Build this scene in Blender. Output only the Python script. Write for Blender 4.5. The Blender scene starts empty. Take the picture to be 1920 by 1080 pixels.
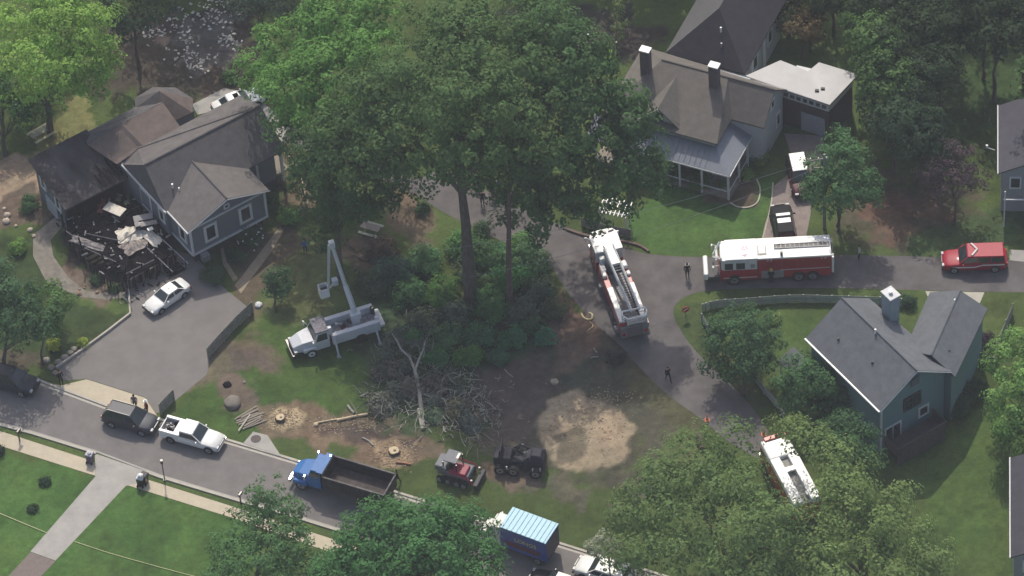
import bpy, math, random
import numpy as np
from mathutils import Vector, Matrix, Euler
rad=math.radians
SC=bpy.context.scene
COL=SC.collection
# ------------------------------------------------------------------ camera, world, sun, exposure
D,EL,FPX,ROLL=388.0,rad(47),8400.0,rad(4.5)
CAMP=Vector((0,-D*math.cos(EL),D*math.sin(EL)))
FW=Vector((0,math.cos(EL),-math.sin(EL)));UP0=Vector((0,math.sin(EL),math.cos(EL)));R0=Vector((1,0,0))
CR=math.cos(ROLL)*R0-math.sin(ROLL)*UP0; CU=math.sin(ROLL)*R0+math.cos(ROLL)*UP0
cam=bpy.data.cameras.new('camera'); camo=bpy.data.objects.new('camera',cam); COL.objects.link(camo)
cam.sensor_width=36.0; cam.lens=FPX/1920*36.0; cam.clip_start=1; cam.clip_end=6000
mm=Matrix.Identity(4)
for i in range(3):
    mm[i][0]=CR[i]; mm[i][1]=CU[i]; mm[i][2]=-FW[i]; mm[i][3]=CAMP[i]
camo.matrix_world=mm; SC.camera=camo
SC.render.engine='CYCLES'
SUN_EL,SUN_AZ=rad(52),rad(3)      # azimuth measured from +Y towards -X (sun behind the scene)
sdir=Vector((-math.sin(SUN_AZ)*math.cos(SUN_EL),math.cos(SUN_AZ)*math.cos(SUN_EL),math.sin(SUN_EL)))
w=bpy.data.worlds.new('World'); SC.world=w; w.use_nodes=True
nt=w.node_tree; nt.nodes.clear()
sky=nt.nodes.new('ShaderNodeTexSky'); sky.sky_type='NISHITA'; sky.sun_disc=False
sky.sun_elevation=SUN_EL; sky.sun_rotation=-SUN_AZ; sky.dust_density=4.0
bg=nt.nodes.new('ShaderNodeBackground'); bg.inputs[1].default_value=0.15
wo=nt.nodes.new('ShaderNodeOutputWorld'); nt.links.new(sky.outputs[0],bg.inputs[0]); nt.links.new(bg.outputs[0],wo.inputs[0])
sl=bpy.data.lights.new('sun','SUN'); sl.energy=3.15; sl.angle=rad(0.6); sl.color=(1.0,0.93,0.80)
so=bpy.data.objects.new('sun',sl); COL.objects.link(so); so.rotation_euler=sdir.to_track_quat('Z','Y').to_euler()
so.location=(0,0,120)
SC.view_settings.view_transform='Standard'; SC.view_settings.look='None'; SC.view_settings.gamma=1
SC.view_settings.exposure=-0.12; SC.view_settings.use_curve_mapping=False
HAZE=0.0002
SC.cycles.max_bounces=6; SC.cycles.volume_bounces=0; SC.cycles.transparent_max_bounces=8

# ------------------------------------------------------------------ helpers
def P(px,py,z=0.0):
    a=(px-960)/FPX; b=(540-py)/FPX
    d=FW+a*CR+b*CU; t=(z-CAMP.z)/d.z
    return Vector((CAMP.x+d.x*t,CAMP.y+d.y*t,z))
def heading(p,q):
    a,b=P(*p),P(*q); return math.atan2(b.y-a.y,b.x-a.x)
MATS={}
def mat(name,col,rough=0.8,metal=0.0,var=0.15,scale=3.0,bump=0.0,bscale=20.0,spec=0.4,coat=0.0,streak=None):
    if name in MATS: return MATS[name]
    m=bpy.data.materials.new(name); m.use_nodes=True; n=m.node_tree.nodes; l=m.node_tree.links
    b=n['Principled BSDF']; b.inputs['Roughness'].default_value=rough; b.inputs['Metallic'].default_value=metal
    b.inputs['Specular IOR Level'].default_value=spec; b.inputs['Coat Weight'].default_value=coat
    tc=n.new('ShaderNodeTexCoord'); src=tc.outputs['Object']
    if streak:
        mp=n.new('ShaderNodeMapping'); mp.inputs['Scale'].default_value=streak; l.new(src,mp.inputs[0]); src=mp.outputs[0]
    t=n.new('ShaderNodeTexNoise'); t.inputs['Scale'].default_value=scale; t.inputs['Detail'].default_value=6; t.inputs['Roughness'].default_value=0.65
    l.new(src,t.inputs['Vector'])
    r=n.new('ShaderNodeValToRGB'); e=r.color_ramp.elements; e[0].position=.3; e[1].position=.7
    e[0].color=tuple(max(0,c*(1-var)) for c in col)+(1,); e[1].color=tuple(min(1,c*(1+var)) for c in col)+(1,)
    l.new(t.outputs[0],r.inputs[0]); l.new(r.outputs[0],b.inputs['Base Color'])
    if bump>0:
        t2=n.new('ShaderNodeTexNoise'); t2.inputs['Scale'].default_value=bscale; t2.inputs['Detail'].default_value=4
        l.new(tc.outputs['Object'],t2.inputs['Vector'])
        bp=n.new('ShaderNodeBump'); bp.inputs['Strength'].default_value=bump; bp.inputs['Distance'].default_value=0.05
        l.new(t2.outputs[0],bp.inputs['Height']); l.new(bp.outputs[0],b.inputs['Normal'])
    MATS[name]=m; return m
def foliage_mat(name,col,trans=0.42,var=0.3):
    m=bpy.data.materials.new(name); m.use_nodes=True; n=m.node_tree.nodes; l=m.node_tree.links; n.clear()
    out=n.new('ShaderNodeOutputMaterial'); d=n.new('ShaderNodeBsdfPrincipled'); d.inputs['Roughness'].default_value=.6
    d.inputs['Specular IOR Level'].default_value=.08
    tr=n.new('ShaderNodeBsdfTranslucent'); mx=n.new('ShaderNodeMixShader'); mx.inputs[0].default_value=trans
    oi=n.new('ShaderNodeObjectInfo'); g=n.new('ShaderNodeNewGeometry'); tc=n.new('ShaderNodeTexCoord')
    no=n.new('ShaderNodeTexNoise'); no.inputs['Scale'].default_value=.55; no.inputs['Detail'].default_value=3; l.new(tc.outputs['Object'],no.inputs['Vector'])
    a=n.new('ShaderNodeMath'); a.operation='MULTIPLY'; a.inputs[1].default_value=.22; l.new(g.outputs['Random Per Island'],a.inputs[0])
    s=n.new('ShaderNodeMath'); s.operation='ADD'; l.new(a.outputs[0],s.inputs[0]); l.new(no.outputs[0],s.inputs[1])
    mr=n.new('ShaderNodeMapRange'); mr.inputs[1].default_value=.38; mr.inputs[2].default_value=.84; mr.inputs[3].default_value=1-var; mr.inputs[4].default_value=1+var
    l.new(s.outputs[0],mr.inputs[0])
    c=n.new('ShaderNodeMix'); c.data_type='RGBA'; c.blend_type='MULTIPLY'; c.inputs[0].default_value=1; c.inputs[6].default_value=tuple(col)+(1,)
    l.new(oi.outputs['Color'],c.inputs[7])
    v=n.new('ShaderNodeVectorMath'); v.operation='SCALE'; l.new(c.outputs[2],v.inputs[0]); l.new(mr.outputs[0],v.inputs['Scale'])
    l.new(v.outputs[0],d.inputs['Base Color']); l.new(v.outputs[0],tr.inputs['Color'])
    l.new(d.outputs[0],mx.inputs[1]); l.new(tr.outputs[0],mx.inputs[2]); l.new(mx.outputs[0],out.inputs[0])
    return m
def glass_mat():
    return mat('window_glass',(0.03,0.04,0.045),rough=0.08,var=.3,scale=.6,spec=.8)

class MB:
    def __init__(s): s.v=[]; s.f=[]; s.mi=[]; s.cur=0
    def add(s,vs,fs):
        o=len(s.v); s.v+= [tuple(v) for v in vs]; s.f+=[tuple(i+o for i in f) for f in fs]; s.mi+=[s.cur]*len(fs); return s
    def box(s,c,d,rz=0,tilt=None,top=1.0,topy=None):
        hx,hy,hz=d[0]/2,d[1]/2,d[2]/2; ty=top if topy is None else topy
        vs=[Vector((x*hx,y*hy,-hz)) for x,y in((-1,-1),(1,-1),(1,1),(-1,1))]+[Vector((x*hx*top,y*hy*ty,hz)) for x,y in((-1,-1),(1,-1),(1,1),(-1,1))]
        R=Euler(tilt if tilt else (0,0,rz)).to_matrix(); c=Vector(c)
        return s.add([R@v+c for v in vs],[(0,3,2,1),(4,5,6,7),(0,1,5,4),(1,2,6,5),(2,3,7,6),(3,0,4,7)])
    def prism(s,poly,z0,z1,zt=None):
        n=len(poly); vs=[(p[0],p[1],z0) for p in poly]+[(p[0],p[1],z1 if zt is None else zt[i]) for i,p in enumerate(poly)]
        ar=sum(poly[i][0]*poly[(i+1)%n][1]-poly[(i+1)%n][0]*poly[i][1] for i in range(n))
        fs=[tuple(range(n-1,-1,-1)),tuple(range(n,2*n))]+[(i,(i+1)%n,n+(i+1)%n,n+i) for i in range(n)]
        if ar<0: fs=[f[::-1] for f in fs]
        return s.add(vs,fs)
    def slab(s,pts,th=.12):
        pts=[Vector(p) for p in pts]; n=len(pts)
        nm=(pts[1]-pts[0]).cross(pts[2]-pts[0])
        if nm.z<0: pts=pts[::-1]
        lo=[p-Vector((0,0,th)) for p in pts]
        return s.add(pts+lo,[tuple(range(n)),tuple(range(2*n-1,n-1,-1))]+[(n+i,n+(i+1)%n,(i+1)%n,i) for i in range(n)])
    def wall(s,pts,nrm,th=.12):
        # planar vertical polygon pts given, thickness towards -nrm
        n=len(pts); N=Vector(nrm).normalized()*th; a=[Vector(p) for p in pts]; b=[p-N for p in a]
        fs=[tuple(range(n)),tuple(range(2*n-1,n-1,-1))]+[(n+i,n+(i+1)%n,(i+1)%n,i) for i in range(n)]
        if (a[1]-a[0]).cross(a[2]-a[0]).dot(N)<0: fs=[f[::-1] for f in fs]
        return s.add(a+b,fs)
    def tube(s,a,b,r0,r1=None,n=8):
        a,b=Vector(a),Vector(b); r1=r0 if r1 is None else r1; d=(b-a)
        if d.length<1e-6: return s
        q=d.to_track_quat('Z','Y'); vs=[]
        for c,r in((a,r0),(b,r1)):
            for i in range(n):
                t=2*math.pi*i/n; vs.append(c+q@Vector((math.cos(t)*r,math.sin(t)*r,0)))
        return s.add(vs,[tuple(range(n-1,-1,-1)),tuple(range(n,2*n))]+[(i,(i+1)%n,n+(i+1)%n,n+i) for i in range(n)])
    def path(s,pts,rs,n=7):
        pts=[Vector(p) for p in pts]; vs=[]; k=len(pts)
        for i,c in enumerate(pts):
            d=(pts[min(i+1,k-1)]-pts[max(i-1,0)]).normalized(); q=d.to_track_quat('Z','Y')
            for j in range(n):
                t=2*math.pi*j/n; vs.append(c+q@Vector((math.cos(t)*rs[i],math.sin(t)*rs[i],0)))
        fs=[tuple(range(n-1,-1,-1)),tuple(range((k-1)*n,k*n))]
        for i in range(k-1): fs+=[(i*n+j,i*n+(j+1)%n,(i+1)*n+(j+1)%n,(i+1)*n+j) for j in range(n)]
        return s.add(vs,fs)
    def loft(s,rings):
        n=len(rings[0]); vs=[p for r in rings for p in r]; k=len(rings)
        fs=[tuple(range(n-1,-1,-1)),tuple(range((k-1)*n,k*n))]
        for i in range(k-1): fs+=[(i*n+j,i*n+(j+1)%n,(i+1)*n+(j+1)%n,(i+1)*n+j) for j in range(n)]
        return s.add(vs,fs)
    def ball(s,c,r,rng=None,jit=.0,nu=10,nv=6,sz=1.0):
        c=Vector(c); vs=[c+Vector((0,0,-r*sz))]
        for i in range(1,nv):
            ph=math.pi*i/nv-math.pi/2
            for j in range(nu):
                t=2*math.pi*j/nu; k=r*(1+(rng.uniform(-jit,jit) if rng else 0))
                vs.append(c+Vector((math.cos(ph)*math.cos(t)*k,math.cos(ph)*math.sin(t)*k,math.sin(ph)*k*sz)))
        vs.append(c+Vector((0,0,r*sz))); fs=[]
        for j in range(nu): fs.append((0,1+(j+1)%nu,1+j))
        for i in range(nv-2):
            for j in range(nu):
                a=1+i*nu; fs.append((a+j,a+(j+1)%nu,a+nu+(j+1)%nu,a+nu+j))
        a=1+(nv-2)*nu
        for j in range(nu): fs.append((a+j,a+(j+1)%nu,len(vs)-1))
        return s.add(vs,fs)
    def build(s,name,m,parent=None,bevel=0,smooth=False,ang=40):
        me=bpy.data.meshes.new(name); me.from_pydata([tuple(v) for v in s.v],[],s.f)
        ms=m if isinstance(m,(list,tuple)) else [m]
        for x in ms: me.materials.append(x)
        if len(ms)>1: me.polygons.foreach_set('material_index',s.mi)
        me.update()
        if smooth:
            me.polygons.foreach_set('use_smooth',[True]*len(me.polygons)); me.set_sharp_from_angle(angle=rad(ang))
        o=bpy.data.objects.new(name,me); COL.objects.link(o)
        if parent: o.parent=parent
        if bevel:
            b=o.modifiers.new('bevel','BEVEL'); b.width=bevel; b.segments=2; b.limit_method='ANGLE'
        return o
def tag(o,label,cat=None,group=None,kind=None):
    if label: o['label']=label
    if cat: o['category']=cat
    if group: o['group']=group
    if kind: o['kind']=kind
    return o
def thing(name,label,cat,loc=(0,0,0),rz=0,group=None):
    o=bpy.data.objects.new(name,None); COL.objects.link(o); o.location=loc; o.rotation_euler=(0,0,rz); o.empty_display_size=.5
    return tag(o,label,cat,group)
def bx(name,m,parent,c,d,rz=0,bevel=0,**k): return MB().box(c,d,rz,**k).build(name,m,parent,bevel)
def struct(name,mb,m,kind='structure'):
    o=mb.build(name,m); o['kind']=kind; return o

# ------------------------------------------------------------------ materials
M_white=mat('white_paint',(.78,.79,.78),rough=.35,var=.04,coat=.3)
M_trim=mat('white_trim',(.62,.63,.64),rough=.6,var=.08)
M_black=mat('black_paint',(.012,.012,.014),rough=.3,var=.3,coat=.4)
M_rubber=mat('rubber',(.02,.02,.02),rough=.9,var=.3)
M_rim=mat('rim_metal',(.45,.45,.46),rough=.35,metal=.7,var=.2)
M_chrome=mat('chrome',(.75,.75,.76),rough=.2,metal=.9,var=.05)
M_glass=glass_mat()
M_lamp=mat('lamp_lens',(.5,.5,.5),rough=.4,var=.05)
M_redlens=mat('red_lens',(.5,.02,.02),rough=.2,var=.1)
M_red=mat('fire_red',(.36,.018,.028),rough=.35,var=.12,coat=.3)
M_grey=mat('grey_metal',(.28,.29,.3),rough=.5,metal=.3,var=.2)
M_dark=mat('dark_metal',(.05,.05,.055),rough=.6,var=.3)
M_wood=mat('weathered_wood',(.27,.24,.2),rough=.9,var=.3,scale=6,streak=(1,8,1))
M_fresh=mat('fresh_cut_wood',(.62,.5,.33),rough=.9,var=.2,scale=5)
M_bark=mat('bark',(.13,.105,.085),rough=.95,var=.4,scale=4,bump=.6,bscale=12,streak=(1,1,.3))
M_palebark=mat('pale_bark',(.34,.33,.29),rough=.95,var=.25,scale=3)
M_asph=mat('asphalt',(.19,.178,.172),rough=.9,var=.14,scale=.8,bump=.2,bscale=60)
M_asph2=mat('lane_asphalt',(.13,.12,.12),rough=.92,var=.32,scale=.45,bump=.3,bscale=50)
M_drive=mat('driveway_asphalt',(.20,.188,.182),rough=.9,var=.12,scale=.6,bump=.2,bscale=60)
M_conc=mat('concrete',(.47,.44,.38),rough=.9,var=.12,scale=1.2)
M_walk=mat('sidewalk_concrete',(.52,.46,.35),rough=.9,var=.08,scale=1.5)
M_conc2=mat('grey_concrete',(.38,.365,.34),rough=.9,var=.14,scale=.8)
M_brown=mat('brown_concrete',(.2,.165,.15),rough=.9,var=.12)
M_pink=mat('pink_gravel',(.28,.235,.22),rough=.95,var=.2,scale=1.5,bump=.4,bscale=30)
M_char=mat('charred_wood',(.014,.012,.014),rough=1,var=.6,scale=4,spec=.05)
M_skin=mat('skin',(.42,.26,.18),rough=.6,var=.05)
M_leaf=foliage_mat('leaves',(1,1,1))
# ------------------------------------------------------------------ ground
GR=(.088,.118,.042)
PATCH=[ # colour, softness px, noise px, polygon in photo pixels (all on z=0)
((.082,.140,.045),8,6,[(-60,830),(180,890),(480,960),(470,1100),(-60,1100)]),
((.072,.112,.036),30,16,[(480,590),(700,640),(720,760),(440,840),(330,790),(330,740),(400,660)]),
((.115,.135,.06),20,14,[(560,440),(640,470),(600,600),(500,600),(430,640),(480,560)]),
((.14,.125,.085),22,14,[(330,690),(400,640),(520,640),(520,700),(430,700),(345,730)]),
((.13,.11,.09),10,8,[(430,655),(500,650),(510,685),(440,695)]),
((.155,.12,.095),12,10,[(400,700),(450,700),(480,760),(440,770),(400,745)]),
((.19,.145,.10),16,14,[(480,770),(540,760),(620,780),(720,765),(800,800),(830,850),(760,880),(600,835),(490,825)]),
((.115,.085,.072),18,14,[(590,800),(700,790),(780,830),(700,850)]),
((.42,.33,.21),8,9,[(500,770),(530,762),(560,775),(565,800),(530,815),(505,800)]),
((.36,.275,.18),9,10,[(690,830),(740,812),(780,840),(775,870),(720,875)]),
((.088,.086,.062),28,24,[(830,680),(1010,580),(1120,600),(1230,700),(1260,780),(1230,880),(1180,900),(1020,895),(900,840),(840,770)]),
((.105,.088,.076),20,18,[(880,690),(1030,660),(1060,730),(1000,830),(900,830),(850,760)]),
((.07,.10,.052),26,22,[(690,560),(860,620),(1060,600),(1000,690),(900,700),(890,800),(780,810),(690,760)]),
((.17,.115,.088),22,18,[(1050,540),(1120,590),(1140,670),(1060,690),(1010,640)]),
((.095,.115,.05),18,14,[(1200,800),(1300,790),(1320,870),(1240,900),(1200,880)]),
((.12,.115,.08),26,24,[(930,885),(1050,900),(1200,885),(1240,905),(1170,945),(1050,925),(960,912)]),
((.19,.14,.105),14,12,[(880,885),(960,880),(1010,905),(930,912)]),
((.115,.14,.06),16,12,[(1185,780),(1300,760),(1330,860),(1240,905),(1180,880),(1200,830)]),
((.34,.28,.195),10,6,[(1008,790),(1030,755),(1085,728),(1110,745),(1150,752),(1170,765),(1190,805),(1178,845),(1150,870),(1100,885),(1050,883),(1020,850)]),
((.17,.145,.105),10,12,[(1050,820),(1090,810),(1110,840),(1080,870),(1050,860)]),
((.10,.098,.07),16,14,[(1130,730),(1200,740),(1260,790),(1230,850),(1195,840),(1190,790)]),
((.105,.105,.06),16,14,[(1180,660),(1300,770),(1330,800),(1250,800),(1180,730)]),
((.09,.145,.05),8,7,[(1190,400),(1260,350),(1450,330),(1440,440),(1350,480),(1220,478),(1180,450)]),
((.13,.10,.07),8,6,[(1310,340),(1415,330),(1420,385),(1330,380)]),
((.075,.095,.04),16,14,[(1260,590),(1310,560),(1330,620),(1400,720),(1440,790),(1430,810),(1330,700),(1270,640)]),
((.085,.12,.042),12,8,[(1330,590),(1560,570),(1520,640),(1480,700),(1430,690)]),
((.10,.088,.06),30,22,[(1560,300),(1700,330),(1830,380),(1840,440),(1700,470),(1590,460)]),
((.15,.095,.07),24,18,[(1600,370),(1760,360),(1780,400),(1700,440),(1640,440)]),
((.06,.088,.036),30,20,[(1620,60),(1960,0),(1960,330),(1860,340),(1700,300),(1620,200)]),
((.075,.10,.045),20,14,[(1700,430),(1930,370),(1930,480),(1700,470)]),
((.09,.115,.042),20,16,[(1830,550),(1960,550),(1960,700),(1850,650)]),
((.085,.125,.042),20,14,[(1740,880),(1880,700),(1960,900),(1960,1100),(1700,1100)]),
((.215,.215,.09),10,10,[(100,220),(150,160),(185,235),(205,255),(75,310),(50,305)]),  # yellow lawn, brightened in colour for the triangle of sun on it
((.36,.26,.185),10,10,[(-40,320),(30,290),(75,305),(80,345),(20,375),(-40,400)]),
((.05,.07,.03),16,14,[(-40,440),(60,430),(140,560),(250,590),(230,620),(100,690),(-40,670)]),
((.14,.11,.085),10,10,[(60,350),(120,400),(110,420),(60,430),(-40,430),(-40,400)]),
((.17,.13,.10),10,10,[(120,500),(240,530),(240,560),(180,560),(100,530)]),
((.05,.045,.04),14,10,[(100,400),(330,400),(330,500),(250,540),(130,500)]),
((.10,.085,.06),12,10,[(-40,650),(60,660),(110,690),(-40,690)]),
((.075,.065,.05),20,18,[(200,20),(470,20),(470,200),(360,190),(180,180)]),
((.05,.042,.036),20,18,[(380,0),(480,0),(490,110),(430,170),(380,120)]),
((.26,.20,.15),6,12,[(262,62),(285,48),(315,60),(312,78),(275,80)]),
((.13,.12,.11),5,22,[(330,20),(440,30),(430,110),(370,140),(330,100)]),  # ground tone lowered for tree shade around the sun glints
((.15,.12,.08),10,10,[(500,200),(560,280),(590,380),(560,430),(520,380),(515,290)]),
((.12,.10,.07),14,12,[(430,470),(530,420),(560,440),(470,590),(440,560)]),
((.15,.115,.08),14,14,[(740,350),(800,380),(820,430),(790,470),(740,440)]),
((.14,.115,.085),14,12,[(640,440),(720,440),(740,500),(700,510),(620,490)]),
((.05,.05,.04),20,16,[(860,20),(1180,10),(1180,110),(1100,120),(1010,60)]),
((.20,.27,.07),8,8,[(1115,95),(1155,75),(1165,110),(1130,130)]),
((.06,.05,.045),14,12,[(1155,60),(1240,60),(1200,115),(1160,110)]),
]
def vnoise(x,y,seed=0):
    def h(i,j): 
        v=np.sin(i*127.1+j*311.7+seed*74.7)*43758.5453; return v-np.floor(v)
    xi,yi=np.floor(x),np.floor(y); fx,fy=x-xi,y-yi; fx=fx*fx*(3-2*fx); fy=fy*fy*(3-2*fy)
    return (h(xi,yi)*(1-fx)+h(xi+1,yi)*fx)*(1-fy)+(h(xi,yi+1)*(1-fx)+h(xi+1,yi+1)*fx)*fy
def fbm(x,y,seed=0,o=4):
    s=0;a=.5
    for k in range(o): s=s+a*vnoise(x,y,seed+k); x=x*2.03; y=y*2.03; a*=.5
    return s/(1-.5**o)
def polysdf(x,y,poly):
    d=np.full(x.shape,1e9); s=np.ones(x.shape); n=len(poly)
    for i in range(n):
        ax,ay=poly[i]; bx_,by=poly[i-1]; ex,ey=bx_-ax,by-ay; wx,wy=x-ax,y-ay
        t=np.clip((wx*ex+wy*ey)/(ex*ex+ey*ey),0,1); dx,dy=wx-ex*t,wy-ey*t; d=np.minimum(d,dx*dx+dy*dy)
        c1=y>=ay; c2=y<by; c3=ex*wy>ey*wx
        fl=(c1&c2&c3)|(~c1&~c2&~c3); s=np.where(fl,-s,s)
    return s*np.sqrt(d)
xs=np.concatenate([[-2500,-900,-300,-120,-70],np.arange(-52,56,.25),[75,120,300,900,2500]])
ys=np.concatenate([[-1200,-500,-200,-90,-55],np.arange(-42,50,.25),[70,120,300,900,3000]])
X,Y=np.meshgrid(xs,ys); nx,ny=len(xs),len(ys)
v=np.stack([X-CAMP.x,Y-CAMP.y,np.full(X.shape,-CAMP.z)],-1)
k=v@np.array(FW); PX=960+FPX*(v@np.array(CR))/k; PY=540-FPX*(v@np.array(CU))/k
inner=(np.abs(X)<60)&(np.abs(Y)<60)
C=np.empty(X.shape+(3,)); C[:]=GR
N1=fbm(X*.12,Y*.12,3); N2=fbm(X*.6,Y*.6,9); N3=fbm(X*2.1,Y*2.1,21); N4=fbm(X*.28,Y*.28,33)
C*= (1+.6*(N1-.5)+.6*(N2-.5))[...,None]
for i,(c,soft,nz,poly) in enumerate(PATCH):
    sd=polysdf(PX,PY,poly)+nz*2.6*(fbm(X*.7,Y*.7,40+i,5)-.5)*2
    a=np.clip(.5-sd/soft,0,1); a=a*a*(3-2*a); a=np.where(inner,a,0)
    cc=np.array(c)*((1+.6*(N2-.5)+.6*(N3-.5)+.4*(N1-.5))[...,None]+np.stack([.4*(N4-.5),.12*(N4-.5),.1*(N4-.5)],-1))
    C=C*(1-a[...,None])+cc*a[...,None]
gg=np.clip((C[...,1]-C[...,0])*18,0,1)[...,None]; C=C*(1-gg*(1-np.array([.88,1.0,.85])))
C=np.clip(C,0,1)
me=bpy.data.meshes.new('ground'); vv=np.stack([X,Y,np.zeros(X.shape)],-1).reshape(-1,3)
idx=np.arange(nx*ny).reshape(ny,nx); q=np.stack([idx[:-1,:-1],idx[:-1,1:],idx[1:,1:],idx[1:,:-1]],-1).reshape(-1,4)
me.vertices.add(len(vv)); me.vertices.foreach_set('co',vv.ravel())
me.loops.add(q.size); me.loops.foreach_set('vertex_index',q.ravel()); me.polygons.add(len(q)); me.polygons.foreach_set('loop_start',np.arange(0,q.size,4))
me.update(calc_edges=True)
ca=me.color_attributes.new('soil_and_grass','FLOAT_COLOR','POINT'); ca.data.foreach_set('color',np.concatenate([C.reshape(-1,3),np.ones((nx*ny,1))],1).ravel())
gm=bpy.data.materials.new('ground_cover'); gm.use_nodes=True; n=gm.node_tree.nodes; l=gm.node_tree.links; b=n['Principled BSDF']
b.inputs['Roughness'].default_value=.95; b.inputs['Specular IOR Level'].default_value=.1
at=n.new('ShaderNodeAttribute'); at.attribute_name='soil_and_grass'; tc=n.new('ShaderNodeTexCoord')
t1=n.new('ShaderNodeTexNoise'); t1.inputs['Scale'].default_value=2.0; t1.inputs['Detail'].default_value=10; t1.inputs['Roughness'].default_value=.85; l.new(tc.outputs['Object'],t1.inputs['Vector'])
mr=n.new('ShaderNodeMapRange'); mr.inputs[1].default_value=.25; mr.inputs[2].default_value=.75; mr.inputs[3].default_value=.52; mr.inputs[4].default_value=1.48; l.new(t1.outputs[0],mr.inputs[0])
vm=n.new('ShaderNodeVectorMath'); vm.operation='SCALE'; l.new(at.outputs['Color'],vm.inputs[0]); l.new(mr.outputs[0],vm.inputs['Scale']); l.new(vm.outputs[0],b.inputs['Base Color'])
bp=n.new('ShaderNodeBump'); bp.inputs['Strength'].default_value=.7; bp.inputs['Distance'].default_value=.12; l.new(t1.outputs[0],bp.inputs['Height']); l.new(bp.outputs[0],b.inputs['Normal'])
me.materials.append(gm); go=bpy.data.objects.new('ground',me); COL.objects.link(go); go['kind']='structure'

def sheet(name,pix,m,z,kind='structure',dens=None):
    pts=[P(x,y,z) for x,y in pix]
    mb=MB(); mb.add(pts,[tuple(range(len(pts)))])
    ar=sum(pts[i].x*pts[(i+1)%len(pts)].y-pts[(i+1)%len(pts)].x*pts[i].y for i in range(len(pts)))
    if ar<0: mb.f=[mb.f[0][::-1]]
    o=mb.build(name,m); o['kind']=kind; return o
def smooth_line(pts,n=6):
    out=[]; k=len(pts)
    for i in range(k-1):
        p0,p1,p2,p3=pts[max(i-1,0)],pts[i],pts[i+1],pts[min(i+2,k-1)]
        for j in range(n):
            t=j/n; out.append(tuple(.5*(2*p1[a]+(p2[a]-p0[a])*t+(2*p0[a]-5*p1[a]+4*p2[a]-p3[a])*t*t+(3*p1[a]-p0[a]-3*p2[a]+p3[a])*t**3) for a in (0,1)))
    return out+[pts[-1]]
# streets
street_top=[(-60,662),(83,720),(207,766),(299,789),(421,826),(548,864),(757,930),(1095,1036),(1300,1100)]
street_bot=[(-60,778),(0,795),(60,811),(180,848),(300,893),(440,935),(560,970),(640,995),(800,1048),(950,1098)]
sheet('street',street_top+[(1300,1140),(950,1140)]+street_bot[::-1],M_asph,.008)
ltop=smooth_line([(400,170),(520,225),(640,275),(772,332),(830,318),(880,338),(930,368),(1000,402),(1060,425),(1130,447),(1170,462),(1215,476),(1330,482),(1560,478),(1760,482),(1960,490)])
lbot=smooth_line([(1960,548),(1840,547),(1560,540),(1400,541),(1320,546),(1276,562),(1263,590),(1290,640),(1330,685),(1365,715),(1415,770),(1455,830),(1480,850)])
lleft=smooth_line([(1440,870),(1370,830),(1310,782),(1258,745),(1210,700),(1165,650),(1110,600),(1062,545),(1030,500),(960,462),(900,432),(835,400),(772,362),(640,305),(520,262),(400,215)])
sheet('lane',ltop+lbot+lleft,M_asph2,.008)
sheet('driveway',[(107,690),(246,592),(243,520),(270,500),(330,470),(365,480),(420,540),(462,574),(396,656),(388,702),(308,768),(292,776),(272,745),(162,710),(120,714)],M_drive,.012)
sheet('driveway_apron',[(88,720),(118,722),(162,711),(272,746),(300,788),(207,765)],M_walk,.016)
sheet('concrete_driveway',[(178,850),(276,884),(262,906),(236,911),(104,1051),(57,1034),(179,893)],M_conc2,.016)
sheet('brown_driveway',[(57,1035),(104,1052),(40,1120),(-20,1120)],M_brown,.012)
sheet('sidewalk',[(-60,790),(0,808),(167,862),(177,866),(179,892),(14,840),(-60,815)],M_walk,.02)
sheet('sidewalk',[(276,899),(428,947),(640,1016),(700,1036),(690,1060),(433,970),(240,910),(262,905)],M_walk,.02)
sheet('gravel_drive',smooth_line([(1470,250),(1482,290),(1478,325),(1452,350),(1443,395),(1432,430),(1428,484)])+[(1520,482)]+smooth_line([(1512,440),(1520,400),(1528,340),(1540,300),(1545,255)]),M_pink,.012)
sheet('concrete_pad',[(1735,546),(1775,547),(1846,548),(1830,585),(1760,600)],M_conc,.016)
sheet('concrete_pad',[(1893,468),(1935,470),(1935,492),(1893,488)],M_conc2,.016)
sheet('parking_area',[(360,196),(420,165),(470,175),(540,230),(525,290),(500,230),(440,200),(370,215)],M_conc2,.012)
# stone garden paths
sheet('garden_path',[(112,400),(62,440),(62,480),(85,525),(110,540),(150,556),(200,562),(243,556),(243,545),(200,550),(160,545),(128,520),(100,480),(95,450),(125,415)],mat('slate_path',(.22,.20,.17),rough=.95,var=.3,scale=1.5),.012)
sheet('garden_path',[(440,535),(475,490),(505,450),(525,425),(532,432),(512,468),(480,510),(452,550)],mat('buff_path',(.33,.27,.2),rough=.95,var=.2,scale=2),.014)
sheet('garden_path',[(412,458),(418,458),(425,490),(446,522),(438,528),(418,495)],MATS['buff_path'],.012)
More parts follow.
